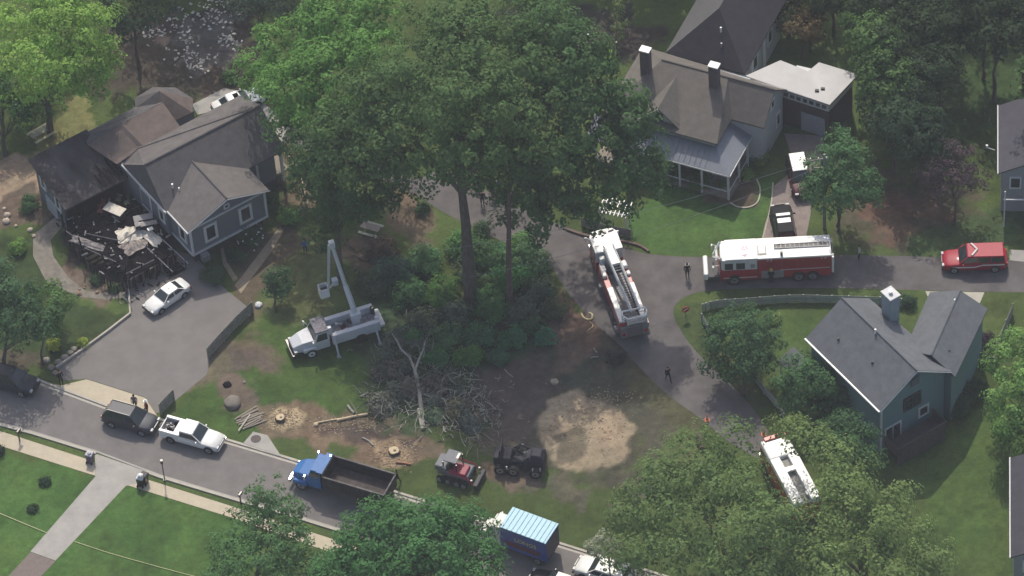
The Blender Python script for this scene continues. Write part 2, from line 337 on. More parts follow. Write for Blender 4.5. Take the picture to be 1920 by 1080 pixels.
# kerbs
def ribbon(name,line,w,z0,h,m,kind='structure',side=1,seg=None):
    pts=[P(x,y,0) for x,y in line]; L=[];R=[]
    for i,p in enumerate(pts):
        d=(pts[min(i+1,len(pts)-1)]-pts[max(i-1,0)]); d.z=0; d.normalize(); nn=Vector((-d.y,d.x,0))*side
        L.append(p); R.append(p+nn*w)
    mb=MB(); k=len(pts)
    vs=[Vector((p.x,p.y,z0)) for p in L]+[Vector((p.x,p.y,z0)) for p in R]+[Vector((p.x,p.y,z0+h)) for p in L]+[Vector((p.x,p.y,z0+h)) for p in R]
    fs=[]
    for i in range(k-1):
        fs+=[(2*k+i,2*k+i+1,3*k+i+1,3*k+i),(i,i+1,2*k+i+1,2*k+i),(k+i+1,k+i,3*k+i,3*k+i+1)]
    fs+=[(0,2*k,3*k,k),(k-1,2*k-1,4*k-1,3*k-1)]
    if side<0: fs=[f[::-1] for f in fs]
    mb.add(vs,fs); o=mb.build(name,m)
    if kind: o['kind']=kind
    return o
kt=[street_top[0]]+street_top[1:]
ribbon('kerb',kt,.22,-.05,.17,M_conc,side=1); ribbon('gutter',[(x,y) for x,y in kt],.28,0,.016,M_conc,side=-1)
ribbon('kerb',street_bot[:4]+[(182,849)],.24,-.05,.17,M_conc,side=-1); ribbon('kerb',[(276,884)]+street_bot[4:],.24,-.05,.17,M_conc,side=-1)
ribbon('gutter',street_bot,.18,0,.018,M_conc2,side=1)
ribbon('driveway_kerb',[(107,692),(160,655),(205,622),(246,590),(244,555),(242,520)],.16,0,.25,M_conc,side=1)
ribbon('lawn_edging',smooth_line([(1448,343),(1445,380),(1436,420),(1426,455),(1415,480)]),.12,0,.06,M_conc,side=1)
ribbon('bed_edging',smooth_line([(1418,338),(1424,355),(1420,378),(1405,388),(1385,388),(1370,380)]),.12,0,.1,M_conc,side=1)
ribbon('path_edging',smooth_line([(515,282),(535,290),(555,315),(567,350),(575,385),(578,405)]),.14,0,.08,mat('stone_edging',(.4,.35,.26),rough=.9),side=1)
ribbon('retaining_kerb',smooth_line([(1060,432),(1100,445),(1150,452),(1195,462),(1215,474)]),.2,0,.2,mat('brick_edging',(.17,.12,.1),rough=.9,var=.3),side=1)
# drain pad with manhole
dp=thing('drain_pad','grey concrete storm drain pad with a round iron cover by the kerb','drain pad',P(487,832,0))
pp=[P(x,y)-dp.location for x,y in((456,833),(475,811),(502,818),(528,858))]
MB().prism([(p.x,p.y) for p in pp],.0,.14).build('slab',M_conc2,dp,bevel=.02)
c=P(480,825)-dp.location; MB().tube((c.x,c.y,.13),(c.x,c.y,.155),.36,n=24).build('manhole_cover',mat('cast_iron',(.09,.075,.075),rough=.7,metal=.3,var=.3),dp)
MB().tube((c.x,c.y,.13),(c.x,c.y,.148),.44,n=24).build('cover_ring',M_dark,dp)
# ------------------------------------------------------------------ houses
def window(par,c,ax,w,h,frame=.12,mull=0,m=None,up=(0,0,1),proud=.05,name='window'):
    # c centre, ax = horizontal unit direction, outward normal = ax x up
    c=Vector(c); ax=Vector(ax).normalized(); up=Vector(up); nn=ax.cross(up)
    rz=math.atan2(ax.y,ax.x); m=m or M_trim
    f=MB()
    for s in(-1,1):
        f.box(c+ax*s*(w/2)+nn*proud/2,(frame,proud*2,h+frame),rz)
        f.box(c+up*s*(h/2)+nn*(proud/2+.003),(w-frame,proud*2,frame),rz)
    o=f.build(name,m,par)
    MB().box(c+nn*.012,(w-frame,.02,h-frame),rz).build('pane',M_glass,o)
    for k in range(mull):
        MB().box(c+ax*((k+1)/(mull+1)-.5)*w+nn*.03,(.07,.04,h-frame),rz).build('mullion',m,o)
    return o
M_side=mat('grey_siding',(.16,.17,.195),rough=.75,var=.1,scale=2,streak=(1,1,14))
M_roof1=mat('charcoal_shingles',(.115,.108,.112),rough=.95,var=.2,scale=1.6,bump=.4,bscale=14)
M_roof1b=mat('brown_shingles',(.17,.135,.12),rough=.95,var=.2,scale=1.2,bump=.4,bscale=14)
M_burnroof=mat('scorched_shingles',(.06,.055,.058),rough=.95,var=.7,scale=.7,bump=.5,bscale=6,streak=(1,.35,1))
def house_left():
    h=thing('craftsman_house','grey craftsman house with charcoal hipped roofs and fire damaged left wing','house',(-27.5,5.6,0),rad(31.5))
    # walls
    MB().prism([(.35,.35),(7.35,.35),(7.35,3.2),(11,3.6),(11,10),(5.6,10),(5.6,14.8),(-1,15),(-.3,10),(.35,3)],0,1.42).build('foundation',mat('dark_brick',(.07,.055,.055),rough=.9,var=.3,scale=5),h)
    MB().prism([(0,0),(7.7,0),(7.7,3.4),(0,3.4)],1.4,4.7).build('wall',M_side,h)
    MB().prism([(-.35,3.4),(10.9,3.4),(11.2,10.2),(-.5,10.2)],1.41,4.7).build('wall',M_side,h)
    MB().prism([(-.5,10.2),(5,10.2),(5,15),(-1,15)],0.0,4.75).build('wall',M_side,h)
    MB().prism([(5+0*0,12),(8.0,12),(8.6,14),(7.6,15.8),(5.6,16.1),(4.2,15.2)],0,4.8).build('turret_wall',M_side,h)
    MB().wall([(0,-.001,4.7),(7.7,-.001,4.7),(3.85,-.001,6.2)],(0,-1,0),.1).build('gable_wall',M_side,h)
    # burnt wing: closed on the lower left, roof sloping to the front
    MB().wall([(-6.6,10.6,0),(-6.6,15.3,0),(-6.6,15.3,4.9),(-6.6,10.6,3.6)],(-1,0,0),.15).build('wall',M_side,h)
    MB().wall([(-6.6,10.6,0),(-.6,10.6,0),(-.6,10.6,3.6),(-6.6,10.6,3.6)],(0,-1,0),.15).build('charred_wall',M_char,h)
    MB().wall([(-6.6,15.3,0),(-.8,15.3,0),(-.8,15.3,4.8),(-6.6,15.3,4.8)],(0,1,0),.15).build('wall',M_side,h)
    MB().slab([(-6.95,15.7,5.05),(-.9,15.7,5.05),(-.7,9.7,3.5),(-6.95,9.7,3.5)],.16).build('scorched_roof',M_burnroof,h)
    # burnt holes: rafters over a black hole near the junction
    r=random.Random(4)
    for i in range(8):
        x=-2.9+i*.33; y0=10.0+r.uniform(-.2,.5)
        MB().box((x,y0+.5,3.85+.26*(y0-9.7)),(.09,r.uniform(1.4,2.6),.12),tilt=(math.atan(.258),0,r.uniform(-.06,.06))).build('rafter',M_char,h)
    # main roof
    rz=7.3; e=4.72
    A=(-.1,6.7,rz); B=(11.9,6.7,rz); W=.5
    MB().slab([A,B,(11.9,3.0,e),(-.55,3.0,e)]).build('roof',M_roof1,h)
    MB().slab([A,(-.55,3.0,e-.004),(-.55,10.3,e-.004)]).build('roof',M_roof1,h)
    MB().slab([A,B,(11.9,10.4,5.6),(1.2,10.4,5.6),(-.55,10.3,e)]).build('roof',mat('sunlit_shingles',(.135,.125,.125),rough=.95,var=.2,scale=1.2,bump=.3,bscale=14),h)  # back slope: shingle colour lightened for the glancing sun
    MB().wall([(11.5,3.2,4.6),(11.5,9.8,4.8),(11.5,6.7,7.1)],(1,0,0)).build('gable_wall',M_side,h)
    # front wing roof
    rt=(3.85,-.35,6.33); rb=(3.85,5.9,6.33)
    MB().slab([rt,rb,(-.35,3.1,e-.02),(-.35,-.35,e-.02)]).build('wing_roof',mat('wing_shingles',(.15,.138,.135),rough=.95,var=.18,scale=1.4,bump=.4,bscale=14),h)
    MB().slab([rt,rb,(8.05,3.1,e-.02),(8.05,-.35,e-.02)]).build('wing_roof',MATS['wing_shingles'],h)
    # rear block
    MB().slab([(1.3,13,6.5),(5.6,13,6.5),(5.6,10.2,5.62),(1.75,10.2,5.62)]).build('rear_roof',M_roof1b,h)
    MB().slab([(1.3,13,6.5),(1.75,10.2,5.62),(-.9,10.6,4.75),(-1.7,14.3,4.75)]).build('rear_roof',M_roof1b,h)
    MB().slab([(1.3,13.0,6.52),(5.6,13,6.52),(5.6,15.6,4.9),(-1.2,15.6,4.8),(-1.7,14.3,4.77)]).build('rear_roof',M_roof1,h)
    # turret
    ap=(5.9,14.0,7.0); ring=[(4.0,15.4),(4.6,16.5),(6.6,16.7),(8.2,15.4),(8.7,13.2),(7.7,11.8),(5.2,11.9),(4.2,13.2)]
    for i in range(8):
        a,b_=ring[i],ring[(i+1)%8]; MB().slab([ap,(a[0],a[1],4.95),(b_[0],b_[1],4.95)]).build('turret_roof',M_roof1b if i in(4,5,6) else M_roof1,h)
    # ridge caps
    MB().tube(A,B,.1,n=5).build('ridge_cap',M_roof1,h); MB().tube((3.85,-.35,6.35),(3.85,5.7,6.35),.09,n=5).build('ridge_cap',M_roof1,h)
    # trim boards
    t=MB(); t.box((3.85,-.06,1.42),(7.8,.12,.2)); t.box((3.85,-.08,4.6),(7.9,.12,.18)); t.box((.02,-.04,3),(.2,.14,3.2)); t.box((7.66,-.04,3),(.2,.14,3.2)); t.box((-.05,1.7,1.42),(.12,3.4,.2))
    t.build('corner_trim',M_trim,h)
    MB().box((-.6,6.6,4.66),(.1,7.4,.2)).build('fascia',M_trim,h); MB().box((-.4,1.5,4.62),(.1,3.8,.2)).build('fascia',M_trim,h)
    MB().box((11.95,6.5,4.6),(.1,.2,.2)).build('fascia',M_trim,h)
    MB().tube((-.45,-.38,4.62),(3.85,-.42,6.25),.06,n=4).tube((3.85,-.42,6.25),(8.1,-.38,4.62),.06,n=4).build('rake_board',M_trim,h)
    # windows
    for x in(2.0,5.6): window(h,(x,-.02,3.05),(1,0,0),1.1,1.75,.24)
    window(h,(3.85,-.03,5.15),(1,0,0),.45,.4,.12,name='gable_vent')
    window(h,(-.02,1.35,3.1),(0,-1,0),.95,1.7,.22)
    window(h,(-.37,9.4,3.2),(0,-1,0),1.0,1.6,.2); window(h,(-.37,6.9,2.9),(0,-1,0),1.7,2.1,.2,mull=1,name='french_door')
    window(h,(-.37,4.2,3.2),(0,-1,0),.8,1.4,.18)
    window(h,(-6.62,14.1,3.2),(0,-1,0),.75,1.5,.22); window(h,(-6.62,11.7,2.5),(0,-1,0),.75,1.5,.22)
    MB().box((-6.68,13.0,.95),(.08,1.9,1.8)).build('door',mat('grey_door',(.4,.42,.46),rough=.6),h)
    MB().box((-6.7,12.95,3.95),(.06,5.3,.14),tilt=(math.atan(.277),0,0)).build('rake_board',M_trim,h)
    # side porch on the right
    MB().box((11.2,5.6,1.2),(2.6,3.4,.2)).build('porch_floor',M_wood,h)
    for x,y in((9.0,3.35),(11.6,3.5),(11.7,8.5)): MB().box((x,y,2.4),(.22,.22,4.6)).build('porch_post',M_trim,h)
    MB().tube((1.1,4.3,5.6),(1.1,4.3,6.1),.09).build('vent_pipe',M_white,h); MB().tube((1.5,3.9,5.4),(1.5,3.9,5.7),.07).build('vent_pipe',M_white,h)
    # ash and soot on the roof end
    MB().box((.9,-.5,1.0),(.7,.6,.7)).build('air_conditioner',M_grey,h,bevel=.03)
    return h
HL=house_left()
def loc2(h,x,y,z=0):
    c,s=math.cos(h.rotation_euler.z),math.sin(h.rotation_euler.z); return Vector((h.location.x+c*x-s*y,h.location.y+s*x+c*y,z))
def burnt_deck():
    r=random.Random(11)
    d=thing('burnt_deck','charred raised wooden deck collapsed beside the grey house','deck',loc2(HL,-3.6,5.5),rad(31.5))
    def L(x,y): return x+3.6,y-5.5
    for i in range(17):
        y=1.2+i*.55; x0=-7.6 if 3<y<10 else -6.6; a=L(x0+r.uniform(-.3,.5),y); b=L(-.75 - (r.uniform(0,2) if y<3 else 0),y)
        MB().box(((a[0]+b[0])/2,a[1],1.33+r.uniform(-.04,.04)),(b[0]-a[0],.07,.2),rz=r.uniform(-.02,.02)).build('joist',M_char,d)
    mbs=[(-3.2,2.1,4.6,1.6),(-5.4,2.4,1.6,2.0),(-5.2,9.0,2.6,1.8),(-2.2,9.2,2.8,2.0),(-1.8,6.6,2.2,2.0),(-4.3,6.8,1.8,1.6),(-2.4,4.2,2.4,1.6),(-5.6,4.6,1.8,2.2)]
    for (x,y,w_,l_) in mbs:
        n=int(l_/.16); mb=MB(); cx,cy=L(x,y)
        for k in range(n): mb.box((cx+r.uniform(-.12,.12),cy-l_/2+k*.16,1.45),(w_*r.uniform(.75,1.05),.13,.04))
        o=mb.build('charred_boards',M_char,d); o['kind']='stuff'
    for x,y in((-7.4,3.6),(-7.6,6.3),(-6.6,1.0),(-4,1.0),(-1.4,1.0),(-6.9,10.8),(-4.2,5.2),(-1,5)):
        c=L(x,y); MB().box((c[0],c[1],.7+r.uniform(0,.5)),(.14,.14,1.4)).build('post',M_char,d)
    for k in range(26):
        x=-6.5+k*.21; c=L(x,.95+r.uniform(-.05,.05)); hh=r.uniform(.7,1.5)
        MB().box((c[0],c[1],1.35-hh/2),(.15,.05,hh),tilt=(r.uniform(-.12,.12),r.uniform(-.08,.08),0)).build('skirt_board',M_char if k%3 else mat('singed_board',(.10,.085,.08),rough=1,var=.5,scale=4),d)
    for k in range(18):
        t_=k/17; c=L(-7.75+1.2*max(0,t_-.5),8.6-7.4*t_); MB().box((c[0],c[1],.72+r.uniform(-.1,.1)),(.05,.16,r.uniform(.9,1.4)),tilt=(r.uniform(-.1,.1),r.uniform(-.1,.1),0)).build('skirt_board',M_char if k%4 else MATS['singed_board'],d)
    for x,y in((-7.7,8.8),(-7.6,6.2),(-6.9,3.4),(-6.2,1.1),(-4.6,1.0),(-3.2,1.0),(-2.2,6.5),(-5.0,10.1),(-2.8,10.0)):
        c=L(x,y); hh=r.uniform(.8,2.1); MB().box((c[0],c[1],1.45+hh/2),(.12,.12,hh),tilt=(r.uniform(-.2,.2),r.uniform(-.2,.2),0)).build('standing_post',M_char,d)
    greyash=mat('ash_grey_wood',(.2,.19,.2),rough=.9,var=.5,scale=4)
    for (x0,y0,x1,y1) in((-7.7,9.0,-7.0,6.2),(-7.4,6.0,-6.0,3.0),(-6.4,7.4,-4.4,5.0),(-6.1,1.1,-3.2,1.2),(-4.6,4.6,-2.2,5.2)):
        a,b=L(x0,y0),L(x1,y1); MB().path([(a[0],a[1],2.1),(b[0],b[1],1.9)],[.06,.06],n=4).build('railing',greyash,d)
    # stairs with pale handrails down to the driveway
    for k in range(8):
        c=L(-2.35+k*.1,2.3-k*.3); MB().box((c[0],c[1],1.3-k*.17),(1.5,.28,.05)).build('stair_tread',M_char,d)
    for s in(-.8,.8):
        a,b=L(-2.4+s,3.1),L(-1.5+s,-.2); MB().path([(a[0],a[1],2.4),(b[0],b[1],.95)],[.05,.05],n=4).build('handrail',mat('sooty_white',(.4,.4,.42),rough=.8,var=.4),d)
        for t in(.15,.5,.9):
            x,y=a[0]+(b[0]-a[0])*t,a[1]+(b[1]-a[1])*t; MB().box((x,y,1.5*(1-t)+.55),(.07,.07,1.1+.4*(1-t))).build('baluster',M_char,d)
    return d
burnt_deck()
def deck_items():
    r=random.Random(5); cream=mat('cream_fabric',(.74,.69,.6),rough=.8,var=.12,scale=3)
    p=loc2(HL,-2.9,8.3,1.48)
    t=thing('patio_table','long cream patio table on the burnt deck','table',p,rad(-35)); 
    MB().box((0,0,.72),(1.9,1.05,.06)).build('tabletop',cream,t,bevel=.02)
    for sx,sy in((-.8,-.4),(.8,-.4),(.8,.4),(-.8,.4)): bx('leg',M_char,t,(sx,sy,.35),(.07,.07,.7))
    for k,(x,y,rz,m,lb) in enumerate([(-3.9,9.2,.4,mat('rust_red',(.25,.08,.07),rough=.8),'rusty red metal patio chair behind the left end of the cream table'),(-3.3,9.7,.2,MATS['rust_red'],'rusty red metal patio chair behind the middle of the cream table'),(-1.9,9.4,.1,mat('olive_metal',(.13,.15,.1),rough=.8),'olive patio chair behind the right end of the cream table'),(-1.5,8.6,-.5,MATS['olive_metal'],'olive patio chair at the right end of the cream table')]):
        q=loc2(HL,x,y,1.48); c=thing('patio_chair',lb,'chair',q,rad(-35)+rz,'patio chairs on the deck')
        bx('seat',m,c,(0,0,.42),(.45,.45,.05)); 
        for j in range(4): bx('back_slat',m,c,(-.18+j*.12,.22,.7),(.05,.04,.55))
        for sx in(-.2,.2):
            for sy in(-.2,.2): bx('leg',m,c,(sx,sy,.21),(.04,.04,.42))
    def crumple(name,label,cat,x,y,w_,l_,rz,z,m,seed,hh=.25):
        rr=random.Random(seed); n_,k_=9,7; vs=[];fs=[]
        for i in range(n_):
            for j in range(k_):
                u=i/(n_-1)-.5; v_=j/(k_-1)-.5; e=(1+.12*rr.uniform(-1,1)) if i in(0,n_-1) or j in(0,k_-1) else 1
                vs.append((u*l_*e,v_*w_*e,hh*(.3+rr.random()*.7)*(1-abs(u)*1.2)*(1-abs(v_)*1.0)+.02))
        for i in range(n_-1):
            for j in range(k_-1): a=i*k_+j; fs.append((a,a+k_,a+k_+1,a+1))
        q=loc2(HL,x,y,z); o=MB().add(vs,fs).build(name,m); o.location=q; o.rotation_euler=(0,0,rz)
        s=o.modifiers.new('thick','SOLIDIFY'); s.thickness=.03; tag(o,label,cat); return o
    crumple('canopy_cloth','torn cream canopy cloth heaped in the middle of the burnt deck','canopy cloth',-3.3,5.3,1.7,2.1,.2,1.5,cream,1,.7)
    crumple('cushion_cloth','long pale cloth strip burnt at its edge near the deck stairs','cloth',-1.9,4.2,1.0,3.0,rad(-52),1.5,cream,2,.4)
    crumple('ash_heap','heap of pale ash and scraps on the front of the deck','ash heap',-3.6,4.0,1.6,2.2,.5,1.46,mat('ash',(.3,.26,.24),rough=1,var=.7,scale=5),3,.5)
    crumple('ash_heap','grey scraps along the left edge of the deck','ash heap',-6.7,6.8,.8,3.2,rad(-30),1.46,mat('grey_ash',(.24,.22,.22),rough=1,var=.8,scale=4),6,.35)
    q=loc2(HL,-1.6,5.5,1.48); g=thing('grill','dark covered grill with an angled grey lid beside the house wall','grill',q,rad(10))
    bx('lid',mat('grey_cover',(.3,.29,.29),rough=.7),g,(0,.2,.95),(1.7,.7,.08),bevel=.02); bx('side_shelf',MATS['grey_cover'],g,(.35,-.6,.9),(1.5,.5,.07),bevel=.02); bx('cabinet',M_black,g,(0,0,.45),(1.6,1.1,.85)); bx('shelf_arm',MATS['grey_cover'],g,(-.65,-.25,.93),(.4,1.0,.07))
    q=loc2(HL,-1.7,4.2,1.5); o=bx('towel',M_white,None,(0,0,.8),(.5,.35,.1)); o.location=q; o.rotation_euler=(0,0,.4); tag(o,'small folded white towel beside the grill','towel')
    # burnt scraps (countless)
    mb=MB(); mb2=MB()
    for i in range(230):
        x,y=r.uniform(-7.6,-.4),r.uniform(-.5,11); q=loc2(HL,x,y,1.5 if y>1.1 else .05)
        (mb if r.random()<.7 else mb2).box(q,(r.uniform(.1,.7),r.uniform(.05,.16),r.uniform(.03,.12)),tilt=(r.uniform(-.5,.5),r.uniform(-.5,.5),r.uniform(0,6)))
    tag(mb.build('charred_debris',M_char),'black charred scraps scattered over the burnt deck','debris',kind='stuff')
    tag(mb2.build('pale_debris',mat('pale_scraps',(.36,.34,.33),rough=1,var=.5,scale=3)),'pale scraps and ash scattered over the burnt deck','debris',kind='stuff')
deck_items()
def house_right():
    teal=mat('teal_siding',(.15,.25,.27),rough=.8,var=.1,scale=2,streak=(1,1,14)); rf=mat('slate_blue_shingles',(.135,.146,.162),rough=.95,var=.16,scale=1.5,bump=.4,bscale=14)
    h=thing('teal_house','two storey teal house with grey gabled roof and a grey chimney','house',(29.4,-22.3,0),rad(31))
    MB().prism([(.15,.1),(6.8,.1),(6.8,9.6),(.15,9.6)],0,6.0).build('wall',teal,h)
    MB().wall([(.15,.1,6),(6.8,.1,6),(3.55,.1,8.3)],(0,-1,0)).build('gable_wall',teal,h)
    MB().wall([(.15,9.6,6),(6.8,9.6,6),(3.55,9.6,8.3)],(0,1,0)).build('gable_wall',teal,h)
    MB().prism([(7.0,-.55),(10.6,1.6),(13.6,3.6),(12.0,7.0),(7.0,4.2)],0,5.6).build('wing_wall',teal,h)
    rg=8.5
    MB().slab([(3.55,-.3,rg),(3.55,9.9,rg),(-.25,9.9,5.95),(-.25,-.3,5.95)],.14).build('roof',rf,h)
    MB().slab([(3.55,-.3,rg),(3.55,9.9,rg),(6.4,9.9,6.6),(7.1,4.0,6.1),(7.15,-.4,6.05)],.14).build('roof',rf,h)
    # wing roof (ridge runs back to the right)
    a=(6.3,1.3,7.15); b_=(12.7,5.6,7.15)
    MB().slab([a,b_,(14.1,3.6,5.7),(7.2,-.8,5.7)],.14).build('wing_roof',rf,h); MB().slab([a,b_,(11.4,8.0,5.7),(6.9,4.9,5.7),(5.6,2.9,6.6)],.14).build('wing_roof',rf,h)
    MB().wall([(13.5,3.5,5.6),(11.6,7.1,5.6),(12.5,5.4,7.0)],(1,.6,0)).build('gable_wall',teal,h)
    MB().tube((3.55,-.3,rg+.02),(3.55,9.9,rg+.02),.08,n=5).build('ridge_cap',rf,h); MB().tube(a,b_,.08,n=5).build('ridge_cap',rf,h)
    MB().box((-.3,4.8,5.95),(.14,10.2,.14)).build('gutter_trim',M_white,h)
    MB().tube((-.25,-.34,5.9),(3.55,-.34,8.42),.05,n=4).tube((3.55,-.34,8.42),(7.1,-.44,6.0),.05,n=4).build('rake_board',M_trim,h)
    MB().box((.17,.05,3),(.16,.14,6)).build('corner_trim',M_trim,h)
    window(h,(3.4,.07,4.5),(1,0,0),1.7,1.5,.12,mull=1,m=M_dark); window(h,(4.6,.06,2.5),(1,0,0),.95,1.1,.16)
    window(h,(1.4,.06,1.9),(1,0,0),1.6,1.9,.14,name='patio_door',mull=1)
    MB().wall([(3.15,-.1,6.5),(4.0,-.1,6.5),(4.0,-.1,7.5),(3.15,-.1,7.2)],(0,-1,0),.05).build('gable_vent',MATS['window_glass'] if 0 else rf,h)
    c=MB(); c.box((6.6,7.2,7.6),(.95,1.2,3.4)); c.build('chimney',mat('blue_grey_siding',(.25,.31,.35),rough=.8),h)
    MB().box((6.6,7.2,9.35),(1.1,1.35,.12)).build('chimney_cap',M_trim,h); MB().box((6.6,7.2,4),(.94,1.19,4)).build('chimney_base',MATS['blue_grey_siding'],h)
    MB().tube((6.6,7.2,9.4),(6.6,7.2,9.75),.18).build('flue',M_chrome,h)
    for x,y,z in((1.3,7.4,7.05),(1.8,3.4,7.35),(11.5,3.9,6.4),(8.2,1.3,6.4)): MB().tube((x,y,z-.3),(x,y,z+.15),.1).build('roof_vent',M_dark,h)
    for x,y,z in((3.4,5.1,8.6),(11.7,5.0,6.9)): MB().tube((x,y,z-.3),(x,y,z+.3),.09).build('vent_pipe',M_white,h)
    # deck with privacy boards
    dk=mat('mauve_brown_boards',(.11,.085,.085),rough=.9,var=.2,scale=3)
    MB().box((3.0,-.9,1.1),(5.0,1.8,.15)).build('deck_floor',dk,h)
    for k in range(22):
        MB().box((.55+k*.225,-1.85,1.1),(.2,.05,2.2)).build('deck_board',dk,h)
    MB().box((.5,-.9,1.7),(.06,1.8,1.1)).build('deck_side',dk,h); MB().box((5.5,-.9,1.7),(.06,1.8,1.1)).build('deck_side',dk,h)
    MB().box((3.0,-1.86,2.24),(5.1,.14,.06)).build('deck_rail',dk,h)
    # small side porch roof
    MB().slab([(.1,12.0,2.9),(.1,9.8,2.9),(-1.6,9.8,2.3),(-1.6,12.0,2.3)]).build('porch_roof',rf,h); 
    for y in(10,11.8): MB().box((-1.4,y,1.15),(.12,.12,2.3)).build('porch_post',M_trim,h)
    return h
HR=house_right()
def house_upper():
    taupe=mat('taupe_shingles',(.15,.137,.125),rough=.95,var=.16,scale=1.5,bump=.4,bscale=14); wl=mat('pale_siding',(.42,.45,.47),rough=.8,var=.08,scale=2,streak=(1,1,12)); metal=mat('standing_seam_metal',(.25,.27,.31),rough=.5,metal=.3,var=.1)
    h=thing('porch_house','large house with steep taupe roof, two chimneys and metal wraparound porch roof','house',(18.9,10.7,0),rad(-27))
    MB().prism([(-10.5,.3),(-.3,.3),(-.3,8.6),(-10.5,8.6)],0,4.9).build('wall',wl,h)
    MB().prism([(-.3,3.5),(2.8,3.5),(2.8,8.4),(-.3,8.4)],0,4.9).build('wall',wl,h)
    MB().wall([(2.82,3.5,4.9),(2.82,8.4,4.6),(2.82,5.85,7.05)],(1,0,0)).build('gable_wall',wl,h)
    rg=7.2
    MB().slab([(-7.6,5.85,rg),(-1.3,5.85,rg),(0,-.1,4.95),(-10.8,-.1,4.95)],.16).build('roof',taupe,h)
    MB().slab([(-1.3,5.85,rg),(3.1,5.85,rg),(3.1,3.2,4.95),(.0,3.2,4.95)],.16).build('wing_roof',taupe,h)
    MB().slab([(-7.6,5.85,rg),(3.1,5.85,rg),(3.1,9.0,4.3),(-10.8,9.0,4.9)],.16).build('roof',taupe,h)
    MB().slab([(-7.6,5.85,rg),(-10.8,-.1,4.95),(-10.8,9.0,4.9)],.16).build('roof',taupe,h)
    MB().slab([(-1.3,5.85,rg+.01),(0.03,-.12,4.96),(.05,3.2,4.97)],.1).build('hip_roof',taupe,h)
    MB().tube((-7.6,5.85,rg+.02),(3.1,5.85,rg+.02),.09,n=5).build('ridge_cap',taupe,h)
    # dormer
    ax=-5.7
    MB().wall([(-7.4,.6,4.9),(-4.0,.6,4.9),(ax,.6,6.7)],(0,-1,0)).build('dormer_wall',wl,h)
    MB().slab([(ax,.3,6.95),(ax,4.6,7.0),(-7.7,.8,5.2),(-7.7,.3,5.0)],.12).build('dormer_roof',taupe,h)
    MB().slab([(ax,.3,6.95),(ax,4.6,7.0),(-3.6,.8,5.2),(-3.6,.3,5.0)],.12).build('dormer_roof',taupe,h)
    MB().tube((-7.7,.28,4.95),(ax,.25,6.92),.08,n=4).build('rake_board',mat('cream_trim',(.6,.57,.48),rough=.7),h)
    window(h,(ax,.58,5.7),(1,0,0),.6,.8,.1,m=M_dark)
    # porch roof wraps front and right
    MB().slab([(-11.8,.2,4.2),(-.2,.2,4.2),(1.75,-1.75,3.2),(-11.8,-1.75,3.2)],.12).build('porch_roof',metal,h)
    MB().slab([(-.2,.2,4.2),(-.2,4.4,4.2),(1.85,4.6,3.2),(1.75,-1.75,3.2)],.12).build('porch_roof',metal,h)
    for k in range(26):
        x=-11.6+k*.5
        if x<-.3: MB().box((x,-.78,3.73),(.04,1.95,.05),tilt=(math.atan(1/1.95),0,0)).build('roof_seam',metal,h)
    MB().box((-5,-1.78,3.08),(13.5,.08,.16)).build('fascia',M_trim,h); MB().box((1.83,1.4,3.08),(.08,6.3,.16)).build('fascia',M_trim,h)
    for x in(-11,-9,-7,-5,-3,-.9,1.6): MB().box((x,-1.6,1.5),(.16,.16,3)).build('porch_post',M_trim,h)
    for y in(.8,2.8,4.4): MB().box((1.65,y,1.5),(.16,.16,3)).build('porch_post',M_trim,h)
    MB().prism([(-11.2,-1.6),(1.7,-1.6),(1.7,4.5),(-11.2,4.5)],0,.45).build('porch_floor',M_wood,h)
    MB().box((-4.7,-1.62,1.0),(12.4,.05,.12)).build('porch_rail',M_trim,h); MB().box((1.67,1.4,1.0),(.05,6,.12)).build('porch_rail',M_trim,h)
    window(h,(2.84,5.9,5.3),(0,1,0),.7,1.0,.14); window(h,(2.82,7.2,2.2),(0,1,0),.8,1.5,.14)
    brick=mat('chimney_brick',(.12,.10,.11),rough=.9,var=.25,scale=6)
    for x,y in((-8.6,4.6),(-2.2,4.9)):
        MB().box((x,y,7.6),(.85,.65,3.2)).build('chimney',brick,h); MB().box((x,y,9.26),(.95,.74,.12)).build('chimney_cap',M_white,h)
    # garage block behind with flat pale roof
    ex=mat('pale_membrane_roof',(.30,.305,.32),rough=.42,var=.12,scale=.6)
    g=thing('flat_roof_garage','brick garage with pale flat roof and a row of high windows','garage',(18.9,10.7,0),rad(-27))
    bb=mat('brown_brick',(.085,.065,.06),rough=.9,var=.25,scale=6)
    MB().prism([(2.5,8.9),(7.1,8.6),(7.9,12.4),(2.7,12.2)],0,3.3).build('wall',bb,g)
    MB().prism([(-.8,9.6),(2.5,9.2),(2.6,11.5),(1.3,11.7)],0,4.2).build('wall',wl,g)
    MB().prism([(2.5,8.9),(7.1,8.6),(7.9,12.4),(2.7,12.2)],3.3,4.25).build('clerestory_wall',M_trim,g)
    MB().slab([(-1.0,9.1,4.5),(1.2,12.0,4.55),(4.0,11.6,4.5),(4.5,12.95,4.55),(8.3,12.8,4.5),(7.25,8.42,4.4),(2.4,8.74,4.4)],.18).build('roof',ex,g)
    for k in range(7): window(g,(2.95+k*.62,8.865-k*.04,3.78),(1,-.065,0),.52,.56,.07,m=M_trim)
    MB().box((5.6,8.62,1.2),(2.3,.1,2.2),rz=-.065).build('garage_door',mat('grey_door2',(.33,.34,.38),rough=.6),g)
    for x,y in((5.6,9.6),(6.0,10.0)): MB().box((x,y,4.5),(.35,.22,.16),rz=.3).build('roof_vent',M_dark,g)
    # house behind
    b_=thing('dark_roof_house','dark shingled hip roof house behind the two chimneys','house',(18.9,10.7,0),rad(-27))
    dr=mat('plum_black_shingles',(.05,.046,.055),rough=.95,var=.2,scale=1.2,bump=.3,bscale=14)
